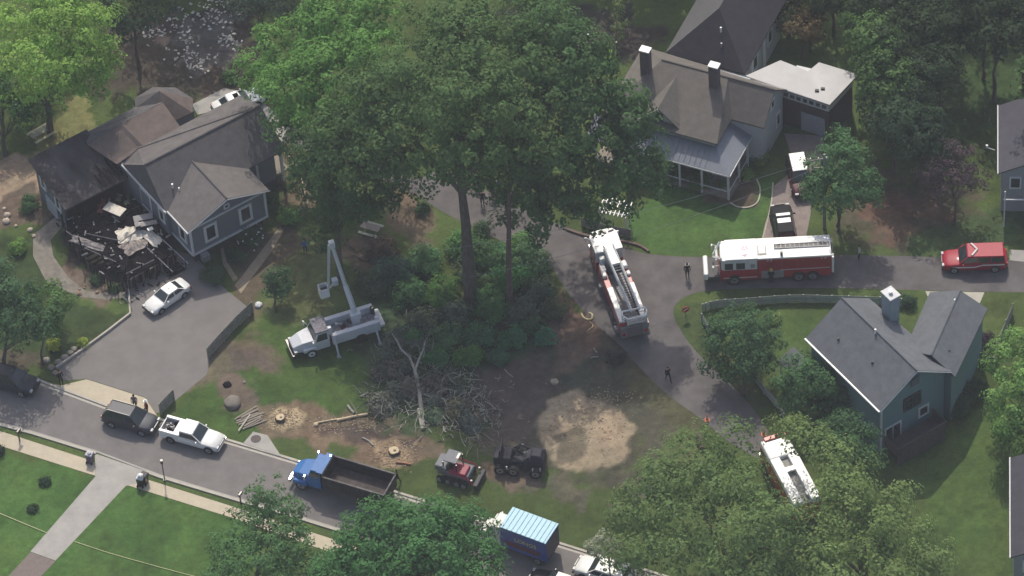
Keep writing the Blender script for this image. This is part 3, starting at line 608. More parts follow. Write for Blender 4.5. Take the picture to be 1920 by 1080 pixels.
    MB().prism([(-8.3,10.0),(-1.6,10.0),(-1.6,19),(-8.3,19)],0,4.4).build('wall',wl,b_)
    MB().slab([(-5,13,8.0),(-5,20,8.0),(-1.2,20,4.4),(-1.2,9.4,4.4)],.15).build('roof',dr,b_)
    MB().slab([(-5,13,8.0),(-5,20,8.0),(-8.8,20,4.4),(-8.8,9.4,4.4)],.15).build('roof',mat('sunlit_slope',(.11,.11,.115),rough=.95,var=.15),b_)  # same roof, this slope's colour lightened for the sun on it
    MB().slab([(-5,13,8.0),(-8.8,9.4,4.4),(-1.2,9.4,4.4)],.15).build('roof',dr,b_)
    MB().box((-1.35,14.5,2.2),(.2,.2,4.4)).build('porch_post',M_trim,b_); MB().box((-1.3,11.3,2.2),(.2,.2,4.4)).build('porch_post',M_trim,b_)
    MB().tube((-4.3,11.6,6.0),(-4.3,11.6,7.1),.09).build('vent_pipe',M_white,b_); MB().tube((-3.9,10.7,5.4),(-3.9,10.7,6.1),.09).build('vent_pipe',M_grey,b_)
    window(b_,(-1.58,12.8,2.6),(0,1,0),1,1.6,.14); window(b_,(-1.58,16.4,2.6),(0,1,0),1,1.6,.14)
house_upper()
def edge_house(name,label,px,eave,wd,dp,angle,roofc,back=True):
    h=thing(name,label,'house',P(*px,0),angle); rm=mat('plain_roof_%d'%int(roofc[0]*1000),roofc,rough=.95,var=.14,scale=1.3,bump=.3,bscale=14); wl=mat('pale_wall',(.3,.31,.33),rough=.8,var=.08)
    MB().prism([(.3,.3),(wd,.3),(wd,dp-.3),(.3,dp-.3)],0,eave).build('wall',wl,h)
    MB().slab([(0,0,eave),(0,dp,eave),(wd/2,dp,eave+2.2),(wd/2,0,eave+2.2)],.14).build('roof',rm,h); MB().slab([(wd,0,eave),(wd,dp,eave),(wd/2,dp,eave+2.2),(wd/2,0,eave+2.2)],.14).build('roof',rm,h)
    MB().wall([(.3,.3,eave),(wd,.3,eave),(wd/2,.3,eave+2)],(0,-1,0)).build('gable_wall',wl,h)
    MB().box((-.05,dp/2,eave-.04),(.1,dp+.1,.16)).build('gutter_trim',M_trim,h)
    for x in(1.5,4): window(h,(x,.28,eave-1.4),(1,0,0),.9,1.3,.14)
    MB().box((1.8,-1.6,eave-1.6),(2.6,.1,.1)).build('porch_rail',M_trim,h)
    for x in(.6,3): MB().box((x,-1.6,(eave-.6)/2),(.12,.12,eave-.6)).build('porch_post',M_trim,h)
    return h
a=P(1872,325,5); b_=P(1895,1045,4.6)
h1=edge_house('suburban_house','house with plain dark grey roof cut by the right edge near the top',(1872,400),5,9,8.3,rad(-7.5),(.085,.083,.10)); h1.location=(a.x,a.y,0)
MB().tube((-.3,3.2,4.6),(-1.0,3.2,4.9),.05).tube((-1,3.2,4.9),(-1,3.2,5.2),.12).build('satellite_dish',M_trim,h1)
h2=edge_house('suburban_house','house with dark blue grey roof cut by the lower right corner',(1900,1045),4.6,9,10.5,rad(-7.5),(.06,.06,.075)); h2.location=(b_.x,b_.y,0)
# ------------------------------------------------------------------ vehicles
def wheel(par,x,y,r=.34,w=.22,n=20,name='wheel',rim=None):
    s=1 if y>0 else -1
    o=MB().tube((x,y-w/2,r),(x,y+w/2,r),r,n=n).build(name,M_rubber,par,smooth=True)
    MB().tube((x,y+s*(w/2-.02),r),(x,y+s*(w/2+.012),r),r*.62,n=16).build('rim',rim or M_rim,o,smooth=True)
    MB().tube((x,y+s*(w/2),r),(x,y+s*(w/2+.03),r),r*.2,n=10).build('hub',M_dark,o)
    return o
def panel(par,quad,name,m,iu=.07,iv=.12,off=.012):
    a,b,c,d=[Vector(p) for p in quad]   # a-b bottom, d-c top
    def q(u,v): return (a*(1-u)+b*u)*(1-v)+(d*(1-u)+c*u)*v
    nn=(b-a).cross(d-a).normalized()*off
    return MB().add([q(iu,iv)+nn,q(1-iu,iv)+nn,q(1-iu,1-iv)+nn,q(iu,1-iv)+nn],[(0,1,2,3)]).build(name,m,par)
def car(name,label,cat,pos,rz,paint,spec,group=None,roof=None,racks=False,bed=None):
    v=thing(name,label,cat,pos,rz,group); W=spec['w']/2
    rings=[]
    for x,hw,z0,z1 in spec['body']:
        h=hw*W; rings.append([(x,-h*.9,z0),(x,-h,z0+.18),(x,-h,z1-.22),(x,-h*.95,z1-.06),(x,-h*.78,z1),(x,h*.78,z1),(x,h*.95,z1-.06),(x,h,z1-.22),(x,h,z0+.18),(x,h*.9,z0)])
    MB().loft(rings).build('body',paint,v,smooth=True,ang=50)
    for (xb0,xb1,wb,zb,xt0,xt1,wt,zt) in spec['cab']:
        wb*=W; wt*=W
        B=[(xb0,-wb,zb),(xb1,-wb,zb),(xb1,wb,zb),(xb0,wb,zb)]; T=[(xt0,-wt,zt),(xt1,-wt,zt),(xt1,wt,zt),(xt0,wt,zt)]
        MB().add(B+T,[(0,1,5,4),(1,2,6,5),(2,3,7,6),(3,0,4,7),(4,5,6,7)]).build('cabin',paint,v)
        MB().box(((xt0+xt1)/2,0,zt+.02),(xt1-xt0+.06,wt*2+.04,.05),top=.95).build('roof',roof or paint,v,bevel=.015)
        panel(v,(B[1],B[2],T[2],T[1]),'windscreen',M_glass,.05,.06)
        panel(v,(B[3],B[0],T[0],T[3]),'rear_window',M_glass,.08,.12)
        n=spec.get('sidewin',2)
        for s in(0,1):
            for k in range(n):
                u0,u1=k/n,(k+1)/n
                def lerp(p,q,u): return tuple(p[i]*(1-u)+q[i]*u for i in range(3))
                if s==0: b0,b1,t0,t1=B[0],B[1],T[0],T[1]
                else: b0,b1,t0,t1=B[2],B[3],T[2],T[3]
                panel(v,(lerp(b0,b1,u0),lerp(b0,b1,u1),lerp(t0,t1,u1),lerp(t0,t1,u0)),'side_window',M_glass,.05,.14)
    xf,xr=spec['body'][-1][0],spec['body'][0][0]; zf=spec['lampz']
    for s in(-1,1):
        MB().box((xf-.06,s*W*.68,zf),(.2,.34,.16)).build('headlight',M_lamp,v,bevel=.03)
        MB().box((xr+.04,s*W*.76,zf+.1),(.14,.24,.2)).build('taillight',M_redlens,v,bevel=.02)
        MB().box((spec['cab'][0][1]-.35,s*(W+.1),spec['cab'][0][3]+.06),(.12,.2,.13)).build('mirror',paint,v,bevel=.03)
    MB().box((xf+.0,0,.45),(.16,W*1.75,.22)).build('front_bumper',spec.get('bump',M_dark),v,bevel=.04)
    MB().box((xr-.0,0,.45),(.14,W*1.75,.22)).build('rear_bumper',spec.get('bump',M_dark),v,bevel=.04)
    MB().box((xf+.02,0,zf-.02),(.06,W*.8,.16)).build('grille',M_black,v)
    for x in spec['axles']:
        for s in(-1,1):
            MB().tube((x,s*(W-.2),spec['wr']),(x,s*(W+.006),spec['wr']),spec['wr']+.07,n=20).build('wheel_arch',M_black,v)
            wheel(v,x,s*(W-.08),spec['wr'],.24)
    if racks:
        z=spec['cab'][0][7]+.09
        for s in(-1,1): MB().box((-.8,s*W*.62,z),(2.1,.05,.05)).build('roof_rail',M_black,v)
    return v
SEDAN=dict(w=1.84,body=[(-2.42,.78,.42,.92),(-2.25,.93,.25,1.0),(-1.6,1,.2,1.02),(0,1,.2,.99),(1.0,1,.2,.95),(1.9,.97,.22,.84),(2.25,.88,.25,.74),(2.42,.72,.36,.62)],
  cab=[(-1.75,.95,.92,.98,-1.0,.15,.68,1.44)],lampz=.66,axles=(-1.45,1.45),wr=.33)
SUV=dict(w=1.94,body=[(-2.38,.82,.45,1.02),(-2.28,.95,.3,1.1),(-1.5,1,.25,1.12),(0,1,.25,1.1),(1.0,1,.25,1.08),(1.9,.98,.28,1.0),(2.2,.9,.3,.9),(2.38,.75,.4,.75)],
  cab=[(-2.3,1.2,.95,1.08,-1.85,.35,.70,1.74)],sidewin=3,lampz=.8,axles=(-1.4,1.42),wr=.38)
PICK=dict(w=1.9,body=[(-.95,1,.3,1.08),(.0,1,.3,1.06),(.9,1,.3,1.04),(1.9,.97,.32,.98),(2.5,.92,.34,.88),(2.62,.8,.42,.75)],
  cab=[(-.95,1.1,.95,1.04,-.85,.3,.8,1.66)],sidewin=1,lampz=.75,axles=(-1.75,1.8),wr=.38,bump=M_chrome)
M_silver=mat('dark_slate_paint',(.035,.042,.058),rough=.5,var=.1,coat=.12,metal=.1)
lane_rz=rad(-25.5)
car('parked_suv','dark grey suv parked at the left edge beside the person in black','suv',P(22,722,0),lane_rz,M_silver,SUV,'dark suvs parked on the street',racks=True)
car('parked_suv','dark grey suv parked across the driveway mouth behind the white pickup','suv',P(247,795,0),lane_rz,M_silver,SUV,'dark suvs parked on the street',racks=True)
# white pickup with bed
def pickup(label,pos,rz,paint,tool=True,name='pickup_truck',group=None):
    v=car(name,label,'pickup truck',pos,rz,paint,PICK,group)
    b=MB(); b.box((-1.85,-.88,.78),(1.8,.12,.72)); b.box((-1.85,.88,.78),(1.8,.12,.72)); b.box((-1.02,0,.78),(.1,1.64,.7)); b.box((-1.85,0,.5),(1.7,1.64,.1))
    b.build('bed',paint,v,bevel=.02)
    MB().box((-1.8,0,.57),(1.5,1.5,.03)).build('bed_liner',M_black,v)
    MB().box((-2.78,0,.78),(.08,1.7,.6)).build('tailgate',paint,v,bevel=.02)
    for s in(-1,1): MB().box((-1.85,s*.8,1.2),(1.85,.26,.14)).build('bed_rail_cover',paint,v,bevel=.02)
    if tool:
        MB().box((-1.25,0,1.1),(.5,1.4,.35)).build('toolbox',paint,v,bevel=.02)
        r=random.Random(3)
        for k in range(7): MB().box((-2.0+r.uniform(-.5,.35),r.uniform(-.5,.5),.78),(.3,.25,.3),rz=r.uniform(0,3)).build('cargo_box',M_grey if k%2 else M_dark,v)
    for s in(-1,1): wheel(v,-1.75,s*.87,.38,.24)
    return v
pickup('white pickup with dark open bed parked behind the blue dump truck',P(362,826,0)+Vector((.1,0,0)),lane_rz,M_white)
# police sedan, white with dark lettering patch
SEDW=dict(SEDAN); 
pc=car('white_sedan','white sedan parked on the asphalt driveway below the burnt deck','sedan',P(314,564,0),heading((352,532),(280,582)),M_white,SEDAN); pc.scale=(.9,.9,.9)
MB().box((-.35,0,1.5),(.1,.1,.02)).build('antenna_base',M_dark,pc)
wc=car('white_car','white car with sunroof parked behind the grey craftsman house','car',P(449,200,0),heading((425,205),(478,185)),M_white,SEDAN)
MB().box((-.2,0,1.475),(.5,.7,.02)).build('sunroof',M_black,wc)
bs=car('black_patrol_suv','black suv with white roof markings on the gravel drive behind the fire engine','suv',P(1469,432,0),rad(92),mat('satin_black',(.014,.014,.017),rough=.7,var=.3,spec=.2),SUV)
MB().box((.15,0,1.84),(.32,1.25,.14)).build('light_or_glare_bar',M_white,bs,bevel=.03)
# roof numerals
def text(body,size,m,par,loc,rot,ext=.01,name='lettering'):
    cu=bpy.data.curves.new('t','FONT'); cu.body=body; cu.size=size; cu.extrude=ext; cu.align_x='CENTER'; cu.align_y='CENTER'
    o=bpy.data.objects.new('t',cu); COL.objects.link(o); bpy.context.view_layer.update()
    me=bpy.data.meshes.new_from_object(o); bpy.data.objects.remove(o); me.name=name
    q=bpy.data.objects.new(name,me); COL.objects.link(q); me.materials.clear(); me.materials.append(m); q.parent=par; q.location=loc; q.rotation_euler=rot; return q
MB().box((-.5,0,1.812),(.55,1.15,.014)).build('roof_marking',M_white,bs)
car('red_car_in_drive','dark red pickup cab facing away'*0 or 'dark red suv with white roof standing for windscreen glare, half hidden by the tree on the gravel drive','suv',P(1500,340,0),rad(-86),mat('maroon_paint',(.08,.012,.022),rough=.5,coat=.1),SUV,roof=M_white)  # roof coloured white in place of glare on the windscreen
# red fire command suv
RS=dict(SUV); RS['body']=[(x*1.16 if x>0 else x*1.18,a,b,c) for x,a,b,c in SUV['body']]; RS['cab']=[(-2.65,1.35,.95,1.08,-2.5,.62,.82,1.82)]; RS['axles']=(-1.75,1.75); RS['w']=2.0
brt=mat('command_red',(.36,.008,.035),rough=.5,var=.08,coat=.1)
rs=car('fire_command_suv','bright red fire department suv with white side stripe and roof light bar','suv',P(1826,496,0),rad(176),brt,RS)
MB().box((.0,-.35,1.92),(.16,.9,.12),rz=.6).build('light_or_glare_bar',M_lamp,rs,bevel=.02); MB().box((.0,.35,1.92),(.16,.9,.12),rz=-.6).build('light_or_glare_bar',M_lamp,rs,bevel=.02)
for s in(-1,1):
    MB().box((.95,s*1.005,.72),(1.9,.012,.13)).build('side_stripe',M_white,rs); MB().box((-1.6,s*1.005,.95),(1.9,.012,.13)).build('side_stripe',M_white,rs); MB().box((-.32,s*1.005,.83),(.75,.012,.12),tilt=(0,math.atan(.32)*1,0)).build('side_stripe',M_white,rs)
# red fire engine facing left
def star(par,c,r,m,rot=0,name='star_emblem'):
    mb=MB()
    for k in range(5):
        a,b=rot+k*2*math.pi*2/5,rot+(k+1)*2*math.pi*2/5
        p,q=Vector(c)+Vector((math.cos(a)*r,math.sin(a)*r,0)),Vector(c)+Vector((math.cos(b)*r,math.sin(b)*r,0)); d=q-p
        mb.box((p+q)/2+Vector((0,0,k*.0006)),(d.length,.05,.006),rz=math.atan2(d.y,d.x))
    return mb.build(name,m,par)
def fire_engine():
    a,b=P(1326,520,0),P(1566,512,0); c=(a+b)/2; rz=rad(178)
    v=thing('fire_engine','long red and white fire engine facing left on the upper lane','fire truck',(c.x,c.y+.35,0),rz)
    # cab (front +x): from 3.2 to 5.0
    MB().prism([(1.2,-1.22),(4.3,-1.22),(4.45,-1.0),(4.45,1.0),(4.3,1.22),(1.2,1.22)],.55,1.75).build('cab',M_red,v,bevel=.04)
    MB().prism([(1.2,-1.2),(4.2,-1.2),(4.36,-.95),(4.36,.95),(4.2,1.2),(1.2,1.2)],1.752,3.0).build('cab_upper',mat('cab_grey_white',(.62,.63,.64),rough=.35,coat=.3),v,bevel=.05)
    MB().box((2.55,0,3.05),(2.75,2.42,.1)).build('cab_roof',M_white,v,bevel=.04)
    for s in(-1,1):
        for x,w_ in((3.65,.7),(2.65,.75)): MB().box((x,s*1.21,2.25),(w_,.03,.75)).build('side_window',M_glass,v)
        MB().box((1.6,s*1.215,2.2),(.35,.02,.4)).build('side_panel',M_grey,v)
        MB().box((2.7,s*1.23,.85),(2.9,.02,.1)).build('side_stripe',mat('pale_stripe',(.5,.45,.45),rough=.5),v)
    MB().box((4.38,0,2.3),(.06,2.0,.95)).build('windscreen',M_glass,v)
    # slanted white V pieces shaped as windscreen reflection, then the front bumper
    for y0,y1 in((-1.0,-.1),(1.0,.1)): MB().path([(4.3,y0,3.1),(4.95,y1,2.5)],[.11,.11],n=4).build('light_or_glare_bar',M_white,v)
    MB().box((4.65,0,2.75),(.2,1.6,.08),tilt=(0,.5,0)).build('glare_panel',M_white,v)
    MB().box((5.05,0,.75),(1.1,2.3,.5)).build('front_bumper',M_dark,v,bevel=.04)
    MB().box((5.62,0,1.0),(.42,2.35,.75)).build('bumper_box',M_white,v,bevel=.12)
    for s in(-1,1): MB().tube((4.5,s*1.15,2.4),(5.0,s*1.3,2.5),.04).box((5.0,s*1.3,2.2),(.12,.22,.55)).build('mirror',M_white,v)
    for s in(-1,1): MB().box((4.47,s*.85,1.2),(.06,.35,.2)).build('headlight',M_lamp,v)
    # body
    MB().box((-2.0,0,1.75),(6.3,2.4,2.3)).build('body',M_red,v,bevel=.03)
    MB().box((-2.0,0,2.98),(6.36,2.44,.18)).build('hose_bed_cover',M_white,v,bevel=.04)
    MB().box((-2.7,-.1,3.09),(4.8,.42,.05)).build('ladder_slot',mat('slot_grey',(.2,.19,.18),rough=.7),v)
    for k in range(12): MB().box((-.5-k*.4,-.1,3.13),(.05,.4,.04)).build('ladder_rung',M_grey,v)
    for s in(-1,1): MB().box((-2.7,-.1+s*.24,3.14),(4.8,.05,.06)).build('ladder_rail',M_grey,v)
    MB().box((.75,.25,3.08),(.75,1.1,.05)).build('hatch_frame',M_black,v); MB().box((.75,.25,3.12),(.55,.85,.06)).build('hatch',M_white,v)
    MB().box((1.05,0,1.6),(.35,2.3,2.2)).build('pump_gap',M_dark,v)
    for s in(-1,1):
        for k in range(4): MB().box((-.2-k*1.35 - (0 if k<2 else .1),s*1.21,2.25),(1.15,.02,.75)).build('compartment_door',mat('door_red',(.30,.016,.026),rough=.45,coat=.2),v,bevel=.01)
        MB().box((-.1,s*1.215,1.05),(1.9,.03,.9)).build('pump_panel',M_grey,v,bevel=.02)
        MB().box((-2.9,s*1.22,1.55),(4.3,.02,.09)).build('side_stripe',MATS['pale_stripe'],v)
        MB().box((-4.3,s*1.215,1.0),(1.4,.02,.8)).build('compartment_door',M_red,v)
        for x in(0.3,.0,-4.35,-4.65): MB().box((x,s*1.22,2.75),(.16,.04,.1)).build('marker_light',M_lamp,v)
    MB().box((-5.3,-.9,1.75),(.2,.5,1.9)).box((-5.3,.9,1.75),(.2,.5,1.9)).build('rear_post',M_white,v,bevel=.03)
    MB().box((-5.25,0,1.7),(.06,1.2,2.0)).build('rear_panel',M_dark,v)
    for s in(-1,1):
        for x in(3.2,-2.35,-3.55):
            MB().tube((x,s*.9,.55),(x,s*1.235,.55),.64,n=20).build('wheel_arch',M_black,v); wheel(v,x,s*1.08,.52,.34,rim=M_chrome)
    vm_=mat('faded_violet',(.55,.42,.56),rough=.5)
    star(v,(2.2,-.1,3.107),.38,vm_,rot=.3); star(v,(2.25,.75,3.107),.22,vm_,rot=.1)
    MB().tube((-.9,.9,3.05),(-.9,.9,3.5),.12).build('exhaust_vent',M_black,v)
    return v
fire_engine()
def ladder_truck():
    f,b_=P(1128,470,0),P(1192,640,0); c=(f+b_)/2; rz=math.atan2(f.y-b_.y,f.x-b_.x)
    v=thing('ladder_truck','aerial ladder fire truck with white cab and long ladder stopped at the lane bend','ladder truck',(c.x,c.y,0),rz)
    H=5.4
    MB().prism([(2.7,-1.22),(4.9,-1.22),(5.35,-.85),(5.35,.85),(4.9,1.22),(2.7,1.22)],.5,1.7).build('cab',M_red,v,bevel=.05)
    MB().prism([(2.7,-1.2),(4.8,-1.2),(5.2,-.8),(5.2,.8),(4.8,1.2),(2.7,1.2)],1.702,2.85).build('cab_upper',MATS['cab_grey_white'],v,bevel=.05)
    MB().prism([(2.65,-1.23),(4.7,-1.25),(5.2,-.95),(5.3,0),(5.2,.95),(4.7,1.25),(2.65,1.23)],2.86,3.0).build('cab_roof',M_white,v,bevel=.04)
    for y in(-.2,.25): MB().tube((4.85,y,3),(4.85,y,3.12),.16,n=12).build('roof_beacon',M_black,v)
    for y in(-.75,.75): MB().box((4.85,y,3.04),(.12,.5,.08),rz=.2).build('light_or_glare_bar',M_dark,v)
    for s in(-1,1):
        for x,w_ in((4.3,.7),(3.3,.8)): MB().box((x,s*1.21,2.2),(w_,.03,.7)).build('side_window',M_glass,v)
        MB().tube((5.0,s*1.1,2.3),(5.3,s*1.4,2.3),.04).box((5.3,s*1.42,2.1),(.12,.2,.5)).build('mirror',M_white,v)
    MB().box((5.23,0,2.25),(.04,1.5,.85)).build('windscreen',M_glass,v)
    MB().box((5.5,0,.75),(.5,2.3,.45)).build('front_bumper',M_chrome,v,bevel=.05)
    # chassis and side compartments
    MB().box((-1.3,0,.95),(8.2,1.5,.5)).build('chassis',M_dark,v)
    MB().box((-1.6,-.95,1.35),(7.4,.5,1.5)).build('side_compartment',M_red,v,bevel=.03); MB().box((-1.6,.95,1.35),(7.4,.5,1.5)).build('side_compartment',M_red,v,bevel=.03)
    MB().box((-3.0,-.95,2.2),(4.2,.52,.2)).build('compartment_lid',M_white,v,bevel=.04); MB().box((-3.0,.95,2.2),(4.2,.52,.2)).build('compartment_lid',M_white,v,bevel=.04)
    MB().box((1.6,.9,2.15),(.9,.45,.25)).build('compartment_lid',M_white,v,bevel=.04); MB().box((.7,1.0,2.15),(.7,.4,.5)).build('air_tank',M_white,v,bevel=.1)
    MB().box((1.3,-.95,2.25),(.8,.5,.5)).build('control_box',M_white,v,bevel=.15); MB().box((.3,-1.05,2.15),(.5,.35,.4)).build('control_box',M_white,v,bevel=.1)
    MB().tube((1.9,0,1.2),(1.9,0,2.7),.55,n=18).build('turntable',M_grey,v); MB().box((2.3,.75,2.3),(.5,.5,.8)).build('control_seat',M_white,v,bevel=.06)
    MB().box((-2.3,0,1.9),(6.2,1.2,.1)).build('deck_plate',mat('tread_plate',(.1,.1,.11),rough=.5,metal=.4,var=.3),v)
    # ladder: two box rails with truss and rungs, slightly angled across the bed
    a,b2=Vector((2.7,.05,3.25)),Vector((-4.6,-.35,2.75)); L=(b2-a).length; ry=math.atan2(b2.y-a.y,b2.x-a.x)
    d=(b2-a).normalized(); nn=Vector((-d.y,d.x,0)).normalized()
    for s in(-1,1):
        MB().path([a+nn*s*.42,b2+nn*s*.36],[.09,.09],n=4).build('ladder_rail',M_white,v); MB().path([a+nn*s*.42+Vector((0,0,.38)),b2+nn*s*.36+Vector((0,0,.3))],[.07,.07],n=4).build('ladder_top_rail',M_white,v)
        for k in range(15):
            p=a+d*(k*L/15)+nn*s*.4; q=a+d*((k+.5)*L/15)+nn*s*.4+Vector((0,0,.34)); r_=a+d*((k+1)*L/15)+nn*s*.4
            o=MB().tube(p,q,.03,n=4).tube(q,r_,.03,n=4).build('truss_brace',M_white,v)
    for k in range(24): 
        p=a+d*(.3+k*(L-.4)/24); MB().tube(p-nn*.4,p+nn*.4,.03,n=5).build('ladder_rung',M_white if k<9 else M_dark,v)
    p=a+d*1.1; MB().box(p+Vector((0,0,.25)),(2.2,.72,.18),rz=ry).build('lift_box',M_white,v,bevel=.03)
    # basket at the rear
    MB().box((-5.1,-.2,2.15),(.9,1.7,.12)).build('basket_floor',M_grey,v)
    for q0,q1 in(((-4.65,-1.1),(-5.0,-1.25)),((-5.0,-1.25),(-5.6,-1.0)),((-5.6,-1.0),(-5.6,.6)),((-5.6,.6),(-5.0,.95)),((-5.0,.95),(-4.6,.8)),((-4.65,-1.1),(-4.6,.8))):
        MB().path([(q0[0],q0[1],3.0),(q1[0],q1[1],3.0)],[.07,.07],n=5).build('basket_rail',M_white,v); MB().path([(q0[0],q0[1],2.55),(q1[0],q1[1],2.55)],[.04,.04],n=4).build('basket_rail',M_grey,v)
        MB().box((q0[0],q0[1],2.6),(.06,.06,.85)).build('basket_post',M_white,v)
    MB().box((-5.3,0,1.2),(.3,2.4,1.3)).build('rear_bulkhead',MATS['door_red'] if 0 else M_grey,v,bevel=.03); MB().box((-5.47,0,1.2),(.04,1.4,1.1)).build('chevron_panel',mat('chevron_grey',(.2,.16,.17),rough=.5),v)
    for s in(-1,1):
        MB().box((-5.47,s*.95,1.0),(.05,.25,.35)).build('taillight',M_redlens,v); MB().box((-4.3,s*1.35,.6),(.5,.3,.5)).build('outrigger',M_grey,v); MB().box((.9,s*1.3,.6),(.5,.3,.5)).build('outrigger',M_grey,v)
        for x in(3.9,-2.4,-3.6): 
            MB().tube((x,s*.95,.52),(x,s*1.23,.52),.6,n=20).build('wheel_arch',M_black,v); wheel(v,x,s*1.07,.52,.34,rim=M_chrome)
    return v
ladder_truck()
def hidden_engine():
    a=P(1437,835,0);b_=P(1512,975,0); rz=math.atan2(a.y-b_.y,a.x-b_.x); c=P(1481,877,3.0)
    v=thing('fire_engine','fire engine with bright white roof half hidden under the big lower right tree','fire truck',(c.x,c.y,0),rz)
    MB().box((2.6,0,1.4),(2.2,2.4,1.8)).build('cab',M_red,v,bevel=.06); MB().box((2.5,0,2.65),(2.2,2.4,.7)).build('cab_roof',M_white,v,bevel=.15)
    MB().box((3.55,-.1,3.06),(.4,1.9,.16)).build('light_or_glare_bar',M_redlens,v,bevel=.03)
    MB().box((-1.2,0,1.5),(5.2,2.4,2.0)).build('body',M_red,v,bevel=.04)
    for s in(-1,1): MB().box((-1.2,s*.78,2.75),(5.2,.85,.55)).build('hose_bed_side',M_white,v,bevel=.06)
    MB().box((-1.2,0,2.58),(5.1,.7,.12)).build('hose_bed',mat('hose_grey',(.3,.3,.28),rough=.9,var=.4,scale=6),v)
    MB().box((-.1,0,2.95),(.5,2.0,.16)).build('cross_walk',M_white,v); MB().box((-3.0,-.6,2.9),(.5,.8,.1)).build('rear_step',M_grey,v)
    MB().box((3.8,0,.8),(.5,2.4,.5)).build('front_bumper',M_chrome,v,bevel=.05); MB().box((3.71,0,2.0),(.04,2.0,.8)).build('windscreen',M_glass,v)
    for s in(-1,1):
        MB().box((2.6,s*1.21,2.0),(1.4,.02,.6)).build('side_window',M_glass,v)
        for x in(2.6,-2.3): wheel(v,x,s*1.06,.52,.34,rim=M_chrome)
hidden_engine()
def bucket_truck():
    f,r_=P(587,668,0),P(677,640,0); rz=math.atan2(f.y-r_.y,f.x-r_.x); d=Vector((math.cos(rz),math.sin(rz),0)); nn=Vector((-d.y,d.x,0))
    c=(f+r_)/2 - nn*(-1.0) if False else (f+r_)/2
    # camera sees the left flank (local +y points towards the camera)
    side=1 if nn.y<0 else -1; c=c-nn*side*1.0
    v=thing('bucket_truck','white utility bucket truck with folded boom and outriggers on the lawn','bucket truck',(c.x,c.y,0),rz)
    wm=mat('utility_white',(.60,.62,.66),rough=.4,var=.08,coat=.2)
    # front axle at +2.2, rear -2.2
    MB().loft([[(1.9,-.95,.7),(1.9,.95,.7),(1.9,.9,1.75),(1.9,-.9,1.75)],[(2.9,-.9,.7),(2.9,.9,.7),(2.9,.75,1.62),(2.9,-.75,1.62)],[(3.75,-.75,.75),(3.75,.75,.75),(3.75,.6,1.3),(3.75,-.6,1.3)]]).build('hood',wm,v,bevel=.06)
    for s in(-1,1): MB().box((2.35,s*1.0,.95),(1.3,.35,.35),top=.9).build('fender',wm,v,bevel=.08)
    MB().box((3.85,0,.6),(.25,2.2,.35)).build('front_bumper',M_black,v,bevel=.03); MB().box((3.78,0,1.0),(.06,1.1,.55)).build('grille',M_dark,v)
    for s in(-1,1): MB().box((3.6,s*.82,.95),(.25,.3,.22)).build('headlight',M_lamp,v)
    B=[(.55,-1.05,1.5),(1.95,-1.05,1.5),(1.95,1.05,1.5),(.55,1.05,1.5)]; T=[(.6,-.9,2.4),(1.55,-.9,2.4),(1.55,.9,2.4),(.6,.9,2.4)]
    MB().box((1.25,0,1.05),(1.4,2.1,.9)).build('cab',wm,v,bevel=.04); MB().add(B+T,[(0,1,5,4),(1,2,6,5),(2,3,7,6),(3,0,4,7),(4,5,6,7)]).build('cab_upper',wm,v)
    panel(v,(B[1],B[2],T[2],T[1]),'windscreen',M_glass,.05,.08); panel(v,(B[0],B[1],T[1],T[0]),'side_window',M_glass,.12,.12); panel(v,(B[2],B[3],T[3],T[2]),'side_window',M_glass,.12,.12)
    MB().box((1.1,0,2.5),(1.15,1.8,.14)).build('cab_guard',mat('guard_grey',(.2,.19,.21),rough=.8,var=.6,scale=6),v); 
    for s in(-1,1): MB().tube((1.9,s*1.0,1.9),(2.1,s*1.35,2.0),.03).box((2.1,s*1.35,1.85),(.1,.2,.4)).build('mirror',wm,v)
    MB().box((.4,.75,2.3),(.35,.35,.8)).build('exhaust',wm,v,bevel=.05)
    # service body
    for s in(-1,1):
        MB().box((-1.85,s*.98,1.35),(4.3,.42,1.1)).build('tool_body',wm,v,bevel=.04)
        for k in range(5): MB().box((.0-k*.85,s*1.2,1.45),(.74,.02,.75)).build('compartment_door',wm,v,bevel=.015)
        MB().tube((-2.2,s*.95,.5),(-2.2,s*1.22,.5),.58,n=20).build('wheel_arch',M_black,v)
        for x in(2.3,-2.2): wheel(v,x,s*1.02,.5,.36,rim=mat('white_rim',(.6,.6,.6),rough=.4))
    MB().box((-1.9,0,1.15),(4.3,1.55,.15)).build('bed',mat('bed_grey',(.22,.22,.24),rough=.8,var=.5,scale=4),v); MB().box((-1.0,0,.75),(7.0,.9,.3)).build('chassis',M_dark,v)
    MB().box((-4.2,0,1.1),(.6,2.0,.25)).build('tailshelf',wm,v,bevel=.03)
    rr=random.Random(8); 
    for k in range(10): MB().box((-.2-rr.random()*1.7,rr.uniform(-.55,.55),1.35),(rr.uniform(.2,.5),rr.uniform(.2,.4),.25),rz=rr.uniform(0,3)).build('tool_case',[M_grey,M_dark,mat('dull_maroon',(.14,.05,.06)),wm][k%4],v)
    for s in(-.6,.6): MB().tube((-3.9,s,1.3),(-3.9,s,2.0),.2,n=12).build('hose_reel',M_black if s<0 else wm,v)
    # outriggers
    for x in(.15,-3.6):
        for s in(-1,1):
            MB().path([(x,s*1.15,1.8 if x>0 else 1.1),(x-.0,s*1.95,.08)],[.1,.08],n=4).build('outrigger_leg',wm,v); MB().box((x,s*2.0,.05),(.35,.35,.08)).build('outrigger_pad',M_grey,v)
    # turret and boom : world points turned local
    def Lc(px,py,z):
        q=P(px,py,z)-Vector((c.x,c.y,0)); return Vector((q.x*d.x+q.y*d.y,q.x*nn.x+q.y*nn.y,z))
